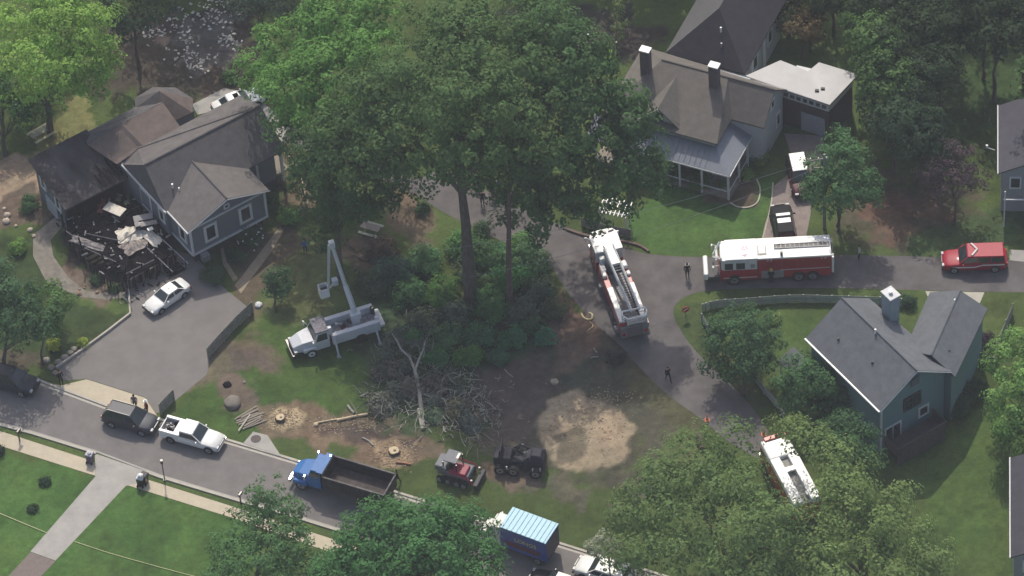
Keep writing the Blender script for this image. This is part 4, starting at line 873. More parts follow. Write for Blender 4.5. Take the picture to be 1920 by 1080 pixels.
    MB().tube((-2.2,0,1.2),(-2.2,0,2.2),.38,n=16).build('turret',wm,v); tb=Vector((-2.2,0,2.3)); MB().box((-2.2,0,2.3),(.9,.6,.7)).build('turret_head',wm,v,bevel=.05)
    fib=mat('fibreglass_cream',(.50,.54,.53),rough=.5,var=.08)
    el=Lc(622,458,8.5); up=Lc(660,570,3.4)
    MB().path([tb,up,tb+(el-tb)*.42],[.26,.26,.24],n=4).build('lower_boom',wm,v); MB().path([tb+(el-tb)*.4,el],[.2,.17],n=4).build('lower_boom_insulator',fib,v)
    MB().box(el,(.5,.5,.7)).build('elbow',wm,v,bevel=.08); 
    q=Lc(616,545,3.6); el2=el+Vector((.25,.0,0)); MB().path([el2,el2+(q-el2)*.95],[.15,.12],n=4).build('upper_boom',fib,v)
    bk=Lc(607,545,3.0); 
    k=MB(); 
    for sx,sy,w_,l_ in((0,-.4,.8,.06),(0,.4,.8,.06)): k.box(bk+Vector((sx,sy,0)),(w_,l_,1.05))
    for sx in(-.38,.38): k.box(bk+Vector((sx,0,0)),(.06,.74,1.05))
    k.box(bk+Vector((0,0,-.5)),(.75,.75,.06)); o=k.build('bucket',M_white,v,bevel=.02)
    MB().box(bk+Vector((0,0,-.2)),(.68,.7,.5)).build('bucket_liner',M_dark,o)
    MB().box(Lc(628,528,3.2),(.5,.5,.7)).build('bucket_mount',wm,v,bevel=.08); MB().path([Lc(618,540,3.2),Lc(630,525,3.2)],[.08,.08],n=5).build('mount_arm',wm,v)
bucket_truck()
def dump_truck():
    f,b_=P(556,915,0),P(700,958,0); rz=math.atan2(f.y-b_.y,f.x-b_.x); c=P(648,886,2.5)
    v=thing('dump_truck','dump truck with bright blue cab and empty dark bed parked on the street','dump truck',(c.x,c.y,0),rz)
    blue=mat('bright_blue_paint',(.03,.15,.42),rough=.55,var=.12,coat=.08); bed=mat('worn_black_steel',(.045,.04,.042),rough=.7,var=.5,scale=2,metal=.2)
    MB().loft([[(3.0,-1.1,.75),(3.0,1.1,.75),(3.0,1.0,1.9),(3.0,-1.0,1.9)],[(4.0,-1.0,.75),(4.0,1.0,.75),(4.0,.85,1.75),(4.0,-.85,1.75)],[(4.7,-.8,.8),(4.7,.8,.8),(4.7,.6,1.4),(4.7,-.6,1.4)]]).build('hood',blue,v,bevel=.08)
    for s in(-1,1): MB().box((3.8,s*1.08,.95),(1.4,.4,.4),top=.85).build('fender',blue,v,bevel=.1); MB().box((4.6,s*.85,.95),(.2,.25,.2)).build('headlight',M_lamp,v)
    MB().box((2.45,0,1.3),(1.2,2.2,1.2)).build('cab',blue,v,bevel=.06)
    B=[(1.9,-1.08,1.9),(3.05,-1.08,1.9),(3.05,1.08,1.9),(1.9,1.08,1.9)]; T=[(1.95,-.95,2.7),(2.75,-.95,2.7),(2.75,.95,2.7),(1.95,.95,2.7)]
    MB().add(B+T,[(0,1,5,4),(1,2,6,5),(2,3,7,6),(3,0,4,7),(4,5,6,7)]).build('cab_upper',blue,v); MB().box((2.35,0,2.73),(.95,1.95,.07)).build('roof',blue,v,bevel=.03)
    panel(v,(B[1],B[2],T[2],T[1]),'windscreen',M_glass,.05,.1); panel(v,(B[0],B[1],T[1],T[0]),'side_window',M_glass,.1,.12); panel(v,(B[2],B[3],T[3],T[2]),'side_window',M_glass,.1,.12)
    for s in(-1,1): MB().tube((3.0,s*1.05,2.2),(3.15,s*1.4,2.3),.035).box((3.15,s*1.4,2.1),(.1,.22,.5)).build('mirror',M_chrome,v)
    MB().tube((1.75,-.9,1.0),(1.75,-.9,3.0),.08).build('exhaust_stack',M_chrome,v); MB().box((4.85,0,.65),(.2,2.2,.35)).build('front_bumper',M_chrome,v,bevel=.03)
    MB().box((-.6,0,.85),(7,1.0,.35)).build('chassis',M_dark,v)
    MB().box((-1.2,0,1.35),(5.6,2.3,.1)).build('bed_floor',mat('dusty_steel',(.085,.07,.066),rough=.9,var=.5,scale=1.2),v)
    for s in(-1,1):
        MB().box((-1.2,s*1.2,1.95),(5.6,.08,1.3)).build('bed_side',bed,v); MB().box((-1.2,s*1.22,2.62),(5.7,.14,.08)).build('top_rail',mat('scuffed_glare_rail',(.14,.13,.13),rough=.8,metal=.1,var=.5,scale=2),v)  # scuffed steel, lightened in colour for glare along the rails
        for k in range(8): MB().box((-3.8+k*.74,s*1.26,1.9),(.08,.07,1.25)).build('side_rib',bed,v)
    MB().box((1.6,0,2.05),(.1,2.4,1.6)).build('headboard',bed,v); MB().box((1.9,0,2.88),(.55,2.3,.07)).build('cab_shield',MATS['scuffed_glare_rail'] if 0 else blue,v)
    MB().box((-4.0,0,1.9),(.1,2.4,1.35)).build('tailgate',bed,v); MB().box((-4.02,0,2.6),(.12,2.45,.08)).build('top_rail',MATS['scuffed_glare_rail'],v)
    for s in(-1,1):
        wheel(v,3.75,s*1.0,.52,.32)
        for x in(-1.9,-3.05): wheel(v,x,s*.98,.52,.5)
dump_truck()
def box_truck():
    c=P(992,985,3.2); rz=rad(149)
    v=thing('box_truck','blue box truck with pale ribbed roof and yellow lettering partly behind a tree','box truck',(c.x,c.y,0),rz)
    blue=mat('deep_blue_paint',(.04,.085,.36),rough=.4,var=.15,coat=.2); pl=mat('pale_teal_roof',(.33,.58,.72),rough=.45,var=.06)
    MB().box((0,0,1.95),(4.2,2.3,2.4)).build('cargo_box',blue,v,bevel=.03); MB().box((0,0,3.18),(4.25,2.36,.08)).build('roof',pl,v,bevel=.02)
    for k in range(10): MB().box((-1.9+k*.42,0,3.24),(.06,2.3,.05)).build('roof_rib',mat('rib_teal',(.30,.52,.60),rough=.5),v)
    MB().box((-2.12,0,1.9),(.05,2.0,2.1)).build('rear_door',mat('dark_violet_grey',(.07,.06,.08),rough=.6),v)
    yel=mat('faded_yellow',(.75,.62,.25),rough=.6); mar=mat('maroon_band',(.13,.03,.06),rough=.6)
    for s in(-1,):
        pass
    MB().box((.1,1.157,1.45),(3.2,.012,.6)).build('side_band',mar,v)
    text('LONGS',.62,yel,v,(-.2,1.17,2.2),(rad(90),0,rad(180)))
    text('MOVERS',.3,yel,v,(-1.0,1.17,1.3),(rad(90),0,rad(180))) if False else None
    MB().box((.9,0,.65),(5.6,1.0,.3)).build('chassis',M_dark,v)
    MB().box((2.9,0,1.3),(1.3,2.0,1.3)).build('cab',mat('cab_cream',(.6,.6,.55),rough=.4),v,bevel=.1)
    MB().box((2.75,0,2.2),(.9,1.85,.55),top=.85).build('cab_upper',MATS['cab_cream'],v,bevel=.05); MB().box((3.25,0,2.15),(.06,1.6,.45),tilt=(0,-.4,0)).build('windscreen',M_glass,v)
    MB().box((3.9,0,1.0),(.9,1.8,.7),top=.85).build('hood',MATS['cab_cream'],v,bevel=.1)
    for s in(-1,1):
        wheel(v,3.6,s*.9,.42,.26); wheel(v,-1.2,s*.95,.42,.4); MB().box((3.2,s*1.2,1.7),(.1,.2,.4)).build('mirror',M_white,v)
box_truck()
WV=dict(SUV); WV['cab']=[(-2.2,1.1,.95,1.05,-1.9,.4,.78,1.6)]
car('white_car','white car with dark windscreen cut by the bottom edge under a blossoming tree','car',P(1132,1082,0),rad(152),M_white,WV)
car('black_car','black car just entering at the bottom edge behind the box truck','car',P(1046,1104,0),rad(152),M_black,SEDAN)
# compact machines
def small_loader():
    v=thing('compact_loader','small red and grey tracked loader with grey canopy beside the brush pile','loader',P(858,893,0),rad(-26))
    mr=mat('loader_red',(.30,.03,.06),rough=.5,var=.15); gy=mat('loader_grey',(.17,.18,.205),rough=.6,var=.15)
    for s in(-1,1):
        MB().prism([(-1.5,s*.95-.2),(1.3,s*.95-.2),(1.3,s*.95+.2),(-1.5,s*.95+.2)],0.0,.62).build('track',M_rubber,v,bevel=.2)
        for x in(-1.2,-.4,.4,1.0): MB().tube((x,s*1.1,.3),(x,s*1.17,.3),.22,n=12).build('roller',M_grey,v)
    MB().box((-.1,0,.85),(2.8,1.4,.6)).build('body',gy,v,bevel=.08)
    MB().box((-1.2,0,1.3),(1.0,1.5,.6)).build('engine_cover',gy,v,bevel=.1); MB().box((.35,-.2,1.2),(1.5,1.2,.45)).build('hood',mr,v,bevel=.08)
    for x,y in((-.9,-.65),(-.9,.65),(.3,-.65),(.3,.65)): MB().box((x,y,1.7),(.09,.09,1.1)).build('canopy_post',M_black,v)
    MB().box((-.35,.1,2.28),(1.2,1.35,.09)).build('canopy',gy,v,bevel=.03); MB().box((.1,.3,2.335),(.2,.6,.02)).build('canopy_hatch',M_black,v); MB().box((-.4,-.3,1.3),(.5,.5,.5)).build('seat',M_black,v)
    MB().box((-.9,-.72,1.6),(.5,.06,.25),tilt=(0,.8,0)).build('side_panel',M_trim,v)
    MB().path([(-.3,.85,1.3),(1.2,.85,1.15),(1.9,.85,.45)],[.09,.09,.08],n=4).path([(-.3,-.85,1.3),(1.2,-.85,1.15),(1.9,-.85,.45)],[.09,.09,.08],n=4).build('lift_arm',mr,v)
    MB().box((2.0,0,.4),(.4,2.0,.5)).build('grapple',M_dark,v,bevel=.05); MB().box((1.55,-.6,.7),(.15,.15,.15)).build('work_lamp',M_lamp,v); MB().box((1.75,.7,1.0),(.15,.15,.15)).build('work_lamp',M_lamp,v)
small_loader()
def black_machine():
    v=thing('black_tree_machine','dark blue black log loader machine standing against the sand circle','log loader',P(976,874,0),rad(-14))
    nb=mat('blue_black_paint',(.02,.022,.035),rough=.7,var=.5); r=random.Random(2)
    for x,y in((-1.5,-1),(-1.5,1),(-.4,-1),(-.4,1),(1.5,-1),(1.5,1)): wheel(v,x,y,.5,.4,name='wheel')
    MB().box((-1.4,0,1.0),(1.5,1.4,1.1)).build('engine_cover',nb,v,bevel=.12); MB().box((1.3,0,1.1),(1.7,1.6,1.3)).build('engine_block',nb,v,bevel=.15); MB().box((.05,0,.75),(2.6,.9,.5)).build('frame',nb,v,bevel=.05)
    MB().box((1.5,-.1,1.9),(1.2,1.3,.5),top=.7).build('cab_guard',nb,v,bevel=.08); MB().box((-1.6,.1,1.9),(.12,1.5,1.1),tilt=(0,.15,0)).build('blade',nb,v,bevel=.03)
    MB().path([(-.6,.1,1.2),(.0,.5,2.2),(.8,.6,1.7)],[.12,.11,.09],n=5).build('crane_arm',nb,v); MB().path([(.3,-.4,1.1),(.7,-.2,2.2)],[.06,.05],n=5).build('exhaust_stack',M_grey,v)
    for k in range(9): MB().box((r.uniform(-1.9,1.9),r.uniform(-.9,.9),r.uniform(1.2,1.9)),(r.uniform(.15,.5),r.uniform(.1,.3),.12),tilt=(r.uniform(-.6,.6),r.uniform(-.6,.6),r.uniform(0,3))).build('guard_plate',[nb,M_grey,M_dark][k%3],v)
    for x,y in((1.9,-1.0),(1.3,-1.15),(-.9,-1.2)): MB().box((x,y,1.0),(.12,.1,.35),rz=.4).build('work_lamp',M_lamp,v)
black_machine()
# ------------------------------------------------------------------ people
def person(label,px,py,face,top,legs,pose='stand',helmet=None,hair=(.03,.02,.015),scale=1.0,group=None):
    """one continuous skinned figure; face = direction in degrees"""
    r=thing('person',label,'person',P(px,py,0),rad(face),group)
    st=.0
    if pose=='walk': fx=(.33,-.3); ax=(-.22,.24)
    elif pose=='stand': fx=(.03,-.03); ax=(.05,.0)
    else: fx=(.12,-.1); ax=(.3,.28)
    V=[];Ed=[];R=[]
    def a(p,rr,par=None):
        V.append(p);R.append(rr)
        if par is not None: Ed.append((par,len(V)-1))
        return len(V)-1
    pel=a((0,0,.95),.15); wst=a((0,0,1.1),.135,pel); ch=a((.0,0,1.32),.155,wst); nk=a((.01,0,1.5),.065,ch); hd=a((.025,0,1.6),.085,nk); hp=a((.03,0,1.71),.09,hd)
    for s,f,arm in((1,fx[0],ax[0]),(-1,fx[1],ax[1])):
        hip=a((0,s*.1,.88),.11,pel); kn=a((f*.55+.04,s*.11,.5),.07,hip); an=a((f*.98,s*.11,.1),.045,kn); toe=a((f*.98+.17,s*.12,.05),.04,an)
        sh=a((0,s*.19,1.41),.075,ch); elb=a((arm*.5-.04,s*.26,1.13),.05,sh)
        hand=(arm*1.1+.06,s*.25,.9) if pose!='point' else (arm+.25,s*.2,1.15)
        wr=a(hand,.032,elb); pm=a((hand[0]+.03,hand[1],hand[2]-.08),.036,wr)
    me=bpy.data.meshes.new('body'); me.from_pydata(V,Ed,[]); o=bpy.data.objects.new('body',me); COL.objects.link(o)
    sk=o.modifiers.new('skin','SKIN'); 
    for i,vv_ in enumerate(me.skin_vertices[0].data): vv_.radius=(R[i],R[i]); vv_.use_root=(i==0)
    ss=o.modifiers.new('sub','SUBSURF'); ss.levels=1; ss.render_levels=1
    dg=bpy.context.evaluated_depsgraph_get(); nm=bpy.data.meshes.new_from_object(o.evaluated_get(dg)); bpy.data.objects.remove(o)
    nm.name='body'; nm.materials.clear()
    for m_ in(M_skin,top,legs,M_black): nm.materials.append(m_)
    nm.polygons.foreach_set('use_smooth',[True]*len(nm.polygons))
    for p in nm.polygons:
        z=p.center.z; hand_=(abs(p.center.y)>.2 and z<.95)
        p.material_index=0 if z>1.48 or hand_ else (1 if z>.93 else (2 if z>.12 else 3))
    b=bpy.data.objects.new('body',nm); COL.objects.link(b); b.parent=r
    for i in range(2):
        q=V[[x for x in range(len(V)) if abs(V[x][2]-(V[len(V)-1][2]))<1e-6][0]] if False else None
    f=MB()
    for s,arm in((1,ax[0]),(-1,ax[1])):
        hx,hz=(arm*1.1+.09,.82) if pose!='point' else (arm+.28,1.07)
        for k,ln in enumerate((.06,.075,.08,.07)): f.path([(hx-.03+k*.02,s*.25,hz-.02),(hx-.02+k*.022,s*.245,hz-.02-ln*.6),(hx+k*.02,s*.235,hz-.02-ln)],[.009,.009,.007],n=5)
        f.path([(hx+.02,s*.24,hz+.02),(hx+.05,s*.225,hz-.02)],[.011,.009],n=5)
    f.build('fingers',M_skin,r)
    hm=MB(); hm.box((.118,0,1.655),(.03,.025,.04)); 
    for s in(-1,1): hm.box((.03,s*.09,1.66),(.04,.02,.055))
    hm.build('nose_and_ears',M_skin,r)
    if helmet:
        k=MB().ball((.02,0,1.74),.125,nu=12,nv=8,sz=.8); k.tube((.03,0,1.7),(.03,0,1.715),.17,n=14); k.build('helmet',helmet,r,smooth=True)
    else: MB().ball((.005,0,1.72),.1,nu=12,nv=8,sz=.85).build('hair',mat('hair_%d'%int(hair[0]*1000),hair,rough=.8),r,smooth=True)
    if scale!=1: r.scale=(scale,)*3
    return r
cblk=mat('black_cloth',(.014,.014,.016),rough=.9); cnav=mat('navy_cloth',(.02,.025,.05),rough=.9); cwh=mat('pale_shirt',(.5,.5,.52),rough=.9); cred=mat('red_shirt',(.25,.03,.04),rough=.9); cblue=mat('blue_shirt',(.12,.2,.42),rough=.9); ctan=mat('tan_gear',(.24,.2,.13),rough=.9); cbl2=mat('grey_shirt',(.18,.18,.2),rough=.9)
helm_w=mat('white_helmet',(.8,.8,.78),rough=.3); helm_b=mat('black_helmet',(.02,.02,.02),rough=.3); helm_y=mat('yellow_helmet',(.6,.5,.1),rough=.4)
person('person in black standing at the left end of the concrete apron',115,720,-60,cblk,cblk)
person('person in grey shirt and dark trousers behind the parked dark suv',254,766,-100,cbl2,cnav)
person('person in red shirt with white cap on the apron beside a fence panel',277,776,-150,cred,cblk,helmet=helm_w)
person('person in black walking on the grass behind the dump truck',746,907,175,cblk,cblk,pose='walk')
person('person in blue shirt standing in tree shade above the bucket truck',573,474,-80,cblue,cnav)
person('person in dark clothes with white helmet in the shade left of the picnic table',657,412,-90,cnav,cblk,helmet=helm_w)
person('person in dark gear alone on the lane left of the red fire engine',1289,520,-90,cblk,cblk,helmet=helm_b)
person('person in black walking down the lane below the ladder truck',1253,714,-70,cblk,cblk,pose='walk')
person('person in dark clothes walking on the shaded lane behind the tree trunk',992,448,-95,cblk,cnav,pose='walk')
person('person in white shirt at the lane edge to the right of the red fire engine',1611,486,180,cwh,cblk)
person('firefighter in dark gear crouching beside the red engine wheels'.replace('crouching','standing'),1446,531,80,cblk,cblk,helmet=helm_y)
for i,(x,y,f,t_,h_,lb) in enumerate([(893,350,-60,cnav,None,'person in navy at the left of the group under the big oak'),(905,384,-90,cblk,None,'person in black nearest the two trunks in the shaded group'),(921,345,20,cwh,None,'person in pale shirt at the back of the shaded group'),(925,372,-120,cbl2,helm_w,'person with white helmet in the middle of the shaded group'),(950,395,170,cblk,None,'person in black at the right of the shaded group beside the second trunk'),(936,362,-100,cblue,None,'person in blue shirt in the shaded group under the big oak')]):
    person(lb,x,y,f,t_,cnav,helmet=h_,group='people gathered on the shaded lane')
# ------------------------------------------------------------------ street furniture and small things
def mailbox(px,py,label,rz,group='mailboxes by the street'):
    t=thing('mailbox',label,'mailbox',P(px,py,0),rz,group)
    bx('post',M_black,t,(0,0,.55),(.1,.1,1.1)); MB().box((.1,0,1.18),(.55,.22,.22)).build('box',M_black,t,bevel=.05); bx('flag',M_redlens,t,(.1,.13,1.3),(.04,.02,.2)); return t
mailbox(37,827,'black mailbox on the far left grass strip by the sidewalk',rad(60))
mailbox(452,945,'black mailbox on the grass strip beside the round tree',rad(60))
t=thing('lamp_post','thin black post standing on the grass strip between driveway and mailbox','post',P(309,901,0),0)
MB().tube((0,0,0),(0,0,2.2),.05,n=8).build('pole',M_black,t); MB().box((0,0,2.4),(.2,.2,.42),top=1.3).build('lantern',M_black,t,bevel=.02); MB().tube((0,0,0),(0,0,.12),.12,n=10).build('base',M_black,t)
def bin_(px,py,label,m,lid,rz):
    t=thing('trash_bin',label,'trash bin',P(px,py,0),rz,'trash bins by the kerb')
    MB().box((0,0,.55),(.5,.5,.95),top=1.15).build('bin_body',m,t,bevel=.03); MB().box((0,.02,1.06),(.66,.68,.1),top=.85).build('lid',lid,t,bevel=.03)
    for s in(-.24,.24): MB().tube((s-.04,-.27,.12),(s+.04,-.27,.12),.12,n=12).build('wheel',M_rubber,t)
    return t
bpur=mat('bin_violet_grey',(.11,.09,.14),rough=.6)
bin_(170,866,'dark violet trash bin with pale lid left of the concrete driveway',bpur,mat('bin_lid_grey',(.42,.4,.45),rough=.5),rad(-25))
bin_(265,910,'dark trash bin with white bag on top right of the concrete driveway',M_black,M_trim,rad(-20))
bin_(272,905,'second dark bin behind the one with the white bag',M_black,M_dark,rad(-30))
o=MB().ball((0,0,0),.25,random.Random(3),.2,10,7,.7).build('trash_bag',M_white,smooth=True); o.location=P(266,910,0)+Vector((0,0,1.25)); tag(o,'white trash bag lying on the dark bin','trash bag')
o=MB().ball((0,0,0),.17,random.Random(5),.2,10,7,.6).build('trash_bag',M_trim,smooth=True); o.location=P(170,866,0)+Vector((0,0,1.2)); tag(o,'small pale bag lying on the violet bin','trash bag')
# fences
def fence(label,pix,h,m,name='wooden_fence',step=2.0,gap=.12,pw=.10,cat='fence',solid=False,group=None):
    pts=[P(x,y,0) for x,y in pix]; o=thing(name,label,cat,pts[0],0,group); o0=pts[0]
    for i in range(len(pts)-1):
        a,b_=pts[i]-o0,pts[i+1]-o0; L=(b_-a).length; n=max(1,round(L/step)); rz=math.atan2(b_.y-a.y,b_.x-a.x)
        for k in range(n+(1 if i==len(pts)-2 else 0)):
            p=a+(b_-a)*(k/n); MB().box((p.x,p.y,h/2+.05),(.11,.11,h+.1),rz).build('post',m,o)
        for k in range(n):
            p,q=a+(b_-a)*((k+.03)/n),a+(b_-a)*((k+.97)/n); mb=MB(); l_=(q-p).length; c=(p+q)/2
            for z in(.25,h-.2): mb.box((c.x,c.y,z),(l_,.05,.09),rz)
            m_=max(2,int(l_/gap)); nn=Vector((-math.sin(rz),math.cos(rz),0))*.045
            for j in range(m_):
                s=p+(q-p)*((j+.5)/m_)+nn; mb.box((s.x,s.y,h/2+.03),(pw,.025,h-.02),rz)
            mb.build('panel',m,o)
    return o
M_fence=mat('grey_fence_wood',(.27,.265,.24),rough=.95,var=.25,scale=3); M_wf=mat('weathered_white_fence',(.36,.38,.35),rough=.9,var=.15,scale=2)
fence('dark wooden fence running along the right side of the asphalt driveway',[(391,672),(420,640),(450,608),(474,586)],1.25,M_fence)
fence('short dark wooden fence panel beside the driveway mouth',[(302,778),(327,752)],1.35,M_fence)
fence('long weathered white fence along the upper lane in front of the teal house',smooth_line([(1318,585),(1345,578),(1400,574),(1480,568),(1560,569),(1650,572),(1690,575)],3),.95,M_wf,step=2.2,gap=.105,pw=.1)
fence('short white fence section left of the round tree near the lane',[(1316,603),(1328,624),(1345,640)],.95,M_wf,gap=.105)
fence('white fence section below the round tree running to the lower shrubs',[(1412,712),(1432,738),(1462,772),(1470,790)],.9,M_wf,gap=.105)
fence('grey fence on the right side of the teal house garden',[(1898,590),(1885,620),(1872,650),(1862,690),(1832,668)],1.3,M_fence)
# pergola with white fence
t=thing('pergola','small white slatted pergola over the garden gate beside the shaded lane','pergola',P(1155,425,0),rad(-22))
for x in(-1.1,1.1):
    for y in(-.6,.6): bx('post',M_trim,t,(x,y,1.15),(.12,.12,2.3))
for y in(-.6,.6): bx('beam',M_trim,t,(0,y,2.33),(2.9,.08,.14))
for k in range(8): bx('slat',M_white,t,(-1.25+k*.36,0,2.45),(.07,2.0,.09))
fence('low grey white fence below the pergola along the lane',[(1092,424),(1130,436),(1182,446)],1.0,mat('pale_grey_fence',(.27,.27,.28),rough=.9,var=.15),gap=.105)
# picnic tables
def picnic(label,px,py,rz,m,m2=None,s=1.0):
    t=thing('picnic_table',label,'picnic table',P(px,py,0),rz,None)
    for k in range(5): bx('table_plank',m,t,(0,-.3+k*.15,.75),(1.8*s,.135,.04))
    for sd in(-1,1):
        for k in range(2): bx('bench_plank',m2 or m,t,(0,sd*(.62+k*.13),.45),(1.8*s,.12,.04))
    for x in(-.65*s,.65*s):
        bx('cross_beam',m,t,(x,0,.4),(.07,1.5,.09))
        for sd in(-1,1): MB().path([(x,sd*.25,.72),(x,sd*.62,.02)],[.05,.05],n=4).build('leg',m,t)
    return t
picnic('weathered grey picnic table with pale bench in the tree shade',696,436,rad(-27),mat('picnic_grey',(.27,.235,.225),rough=.9,var=.2),mat('pale_bench_wood',(.40,.43,.37),rough=.9))
picnic('wooden picnic table lit yellow on the back lawn',79,256,rad(35),mat('lichen_grey_wood',(.34,.34,.26),rough=.9,var=.25),mat('yellowish_wood',(.62,.58,.36),rough=.9,var=.2),1.25)
# planks on the lawn
t=thing('plank_pile','loose pile of weathered boards lying on the grass near the kerb','plank pile',P(470,786,0),rad(28)); r=random.Random(6)
for k in range(11): bx('plank',M_wood,t,(r.uniform(-.2,.2),-.8+k*.16,.05+.05*(k%3)+r.uniform(0,.05)),(r.uniform(1.5,2.3),.14,.035),rz=r.uniform(-.18,.12))
bx('plank',mat('pale_board',(.45,.42,.36),rough=.9),t,(-.7,-.2,.22),(2.0,.13,.04),rz=.55)
# boulder, stumps
def rock(label,px,py,r,m,seed,sz=.6,name='boulder',cat='boulder',group=None):
    o=MB().ball((0,0,0),r,random.Random(seed),.16,14,9,sz).build(name,m,smooth=True,ang=60); o.location=P(px,py,0)+Vector((0,0,r*sz*.35)); return tag(o,label,cat,group)
M_stone=mat('pale_stone',(.30,.27,.235),rough=.95,var=.25,scale=3,bump=.4,bscale=9)
rock('smooth grey boulder on the bare patch above the board pile',437,757,.75,mat('grey_boulder',(.2,.18,.16),rough=.9,var=.2),1,.5)
rock('dark lump of burnt wood above the grey boulder',426,722,.36,M_char,9,.5,'burnt_lump','lump')
rock('pale boulder at the edge of the brown dirt above the sand circle',1040,717,.36,mat('cream_stone',(.42,.36,.27),rough=.9),4,.6)
rock('white sack-like stone right of the garden path by the driveway fence'.replace('sack-like ',''),485,573,.34,mat('white_stone',(.7,.72,.72),rough=.6),6,.7)
rock('white stone at the end of the driveway fence',466,590,.16,MATS['white_stone'],7,.7)
rock('pale stone at the top edge of the bare soil patch',458,717,.14,M_stone,12,.7)
for i,(x,y,s) in enumerate([(88,676,.32),(96,690,.3),(110,680,.34),(122,672,.36),(132,662,.3),(140,655,.28),(103,700,.26)]):
    rock('pale garden stone edging the left side of the driveway kerb',x,y,s,M_stone,20+i,.6,'garden_stone','stone','garden stones beside the driveway')
for i,(x,y,s) in enumerate([(14,404,.3),(12,416,.34),(57,432,.26),(64,443,.2),(30,424,.16),(8,392,.18)]):
    rock('pale rock at the far left below the tan patio',x,y,s,mat('warm_rock',(.5,.42,.34),rough=.9),40+i,.7,'garden_stone','stone','rocks below the patio')
rr=random.Random(77)
for i in range(16):
    x=rr.uniform(140,235); y=545+rr.uniform(-12,8)-(x-190)*.02
    rock('small rust coloured stone in the bed below the burnt deck',x,y,rr.uniform(.12,.24),mat('rust_rock',(.28,.2,.15),rough=.9,var=.3),60+i,.7,'garden_stone','stone','stones in the bed below the deck')
def stump(label,px,py,r,seed):
    rg=random.Random(seed); t=thing('tree_stump',label,'stump',P(px,py,0),0); n=18; ring=[(math.cos(2*math.pi*i/n)*r*(1+.25*rg.random()),math.sin(2*math.pi*i/n)*r*(1+.25*rg.random())) for i in range(n)]
    MB().prism([(x*1.15,y*1.15) for x,y in ring],0,.28).build('bark_ring',M_bark,t); MB().prism(ring,.1,.30).build('cut_face',M_fresh,t)
    MB().prism([(x*.3+r*.2,y*.3-r*.2) for x,y in ring],.2,.306).build('hollow',M_dark,t); return t
stump('pale cut stump with dark hollow in sawdust near the board pile',526,786,.33,1)
stump('pale cut stump in sawdust near the walking person',739,848,.38,2)
o=MB(); 
def log(px0,py0,px1,py1,r,label,m=None,name='cut_log',cat='log',group='cut logs lying in the debris',z=.0):
    a,b_=P(px0,py0,0),P(px1,py1,0); rr_=random.Random(px0*7+py0); mid=(a+b_)/2+Vector((rr_.uniform(-.1,.1),rr_.uniform(-.1,.1),0))
    c=(a+b_)/2; up=Vector((0,0,r+z)); o=MB().path([a-c+up,mid-c+up,b_-c+up],[r,r*.93,r*.85],n=9).build(name,m or M_palebark,smooth=True,ang=50); o.location=c; return tag(o,label,cat,group)
log(786,770,793,806,.19,'trunk end coloured bright as if sunlit, lying below the fallen tree',mat('sunlit_tone_wood',(.72,.66,.5),rough=.8),group=None)  # wood tone lightened for the sun on this trunk end
for a in [(812,746,817,765),(818,752,817,772),(838,763,848,782),(830,718,840,730),(815,716,838,730),(865,738,872,732),(852,748,862,742),(875,768,885,763),(900,772,910,770),(832,801,836,812),(803,742,812,748),(946,693,962,708),(1113,653,1120,662),(1108,672,1122,670),(908,786,914,792),(880,792,886,788),(845,815,850,822),(806,772,812,776),(680,822,700,836)]:
    log(*a,random.Random(a[0]).uniform(.05,.1),'short pale cut branch lying in the brush debris')
log(652,762,664,776,.12,'short pale log on the soil left of the fallen tree',group=None)
log(676,745,690,737,.09,'thin pale branch above the short log on the soil',group=None)
log(632,790,690,778,.13,'long pale log across the bare soil between the stumps',M_fresh,group=None)
log(590,795,640,786,.08,'thin pale log with round cut end right of the first stump',M_fresh,group=None)
rock('round cut end of a log on the bare soil',592,797,.2,M_fresh,3,.8,'log_end','log')
log(1310,815,1316,845,.25,'dark standing dead log leaning beside the lower lane',M_bark,group=None)
log(742,868,770,872,.1,'reddish split log in the sawdust above the walking person',mat('red_wood',(.4,.2,.12)),group=None)
for a in [(663,478,690,492),(690,488,676,468),(655,462,670,474)]: log(*a,.07,'dark fallen limb on the soil below the picnic table',M_bark,group='dark limbs below the picnic table')
# fallen tree
def fallen_tree():
    b0=P(793,800,0); t=thing('fallen_tree','fallen grey tree with forked bare limbs lying in the brush','fallen tree',b0,0)
    def L(x,y,z): q=P(x,y,z); return q-b0
    MB().path([L(793,800,.25),L(790,760,.35),L(782,710,.7),L(778,695,.9)],[.2,.18,.16,.15],n=8).build('trunk',M_palebark,t,smooth=True)
    MB().path([L(778,695,.9),L(768,670,1.2),L(752,655,1.5),L(745,640,1.7),L(735,625,1.8)],[.13,.11,.09,.07,.04],n=6).build('limb',M_palebark,t,smooth=True)
    MB().path([L(778,695,.9),L(785,675,1.3),L(794,655,1.8),L(797,640,2.2)],[.12,.10,.08,.05],n=6).build('limb',M_palebark,t,smooth=True)
    r=random.Random(4)
    for k in range(26):
        x,y=(r.uniform(725,775),r.uniform(615,680)) if k<17 else (r.uniform(785,810),r.uniform(635,690)); a=L(x,y,r.uniform(.8,1.8)); b_=a+Vector((r.uniform(-1.1,.8),r.uniform(-.2,1.2),r.uniform(-.4,.6)))
        MB().path([a,(a+b_)/2+Vector((.1,0,.1)),b_],[.03,.02,.01],n=4).build('twig',M_palebark,t)
    return t
FT=fallen_tree()
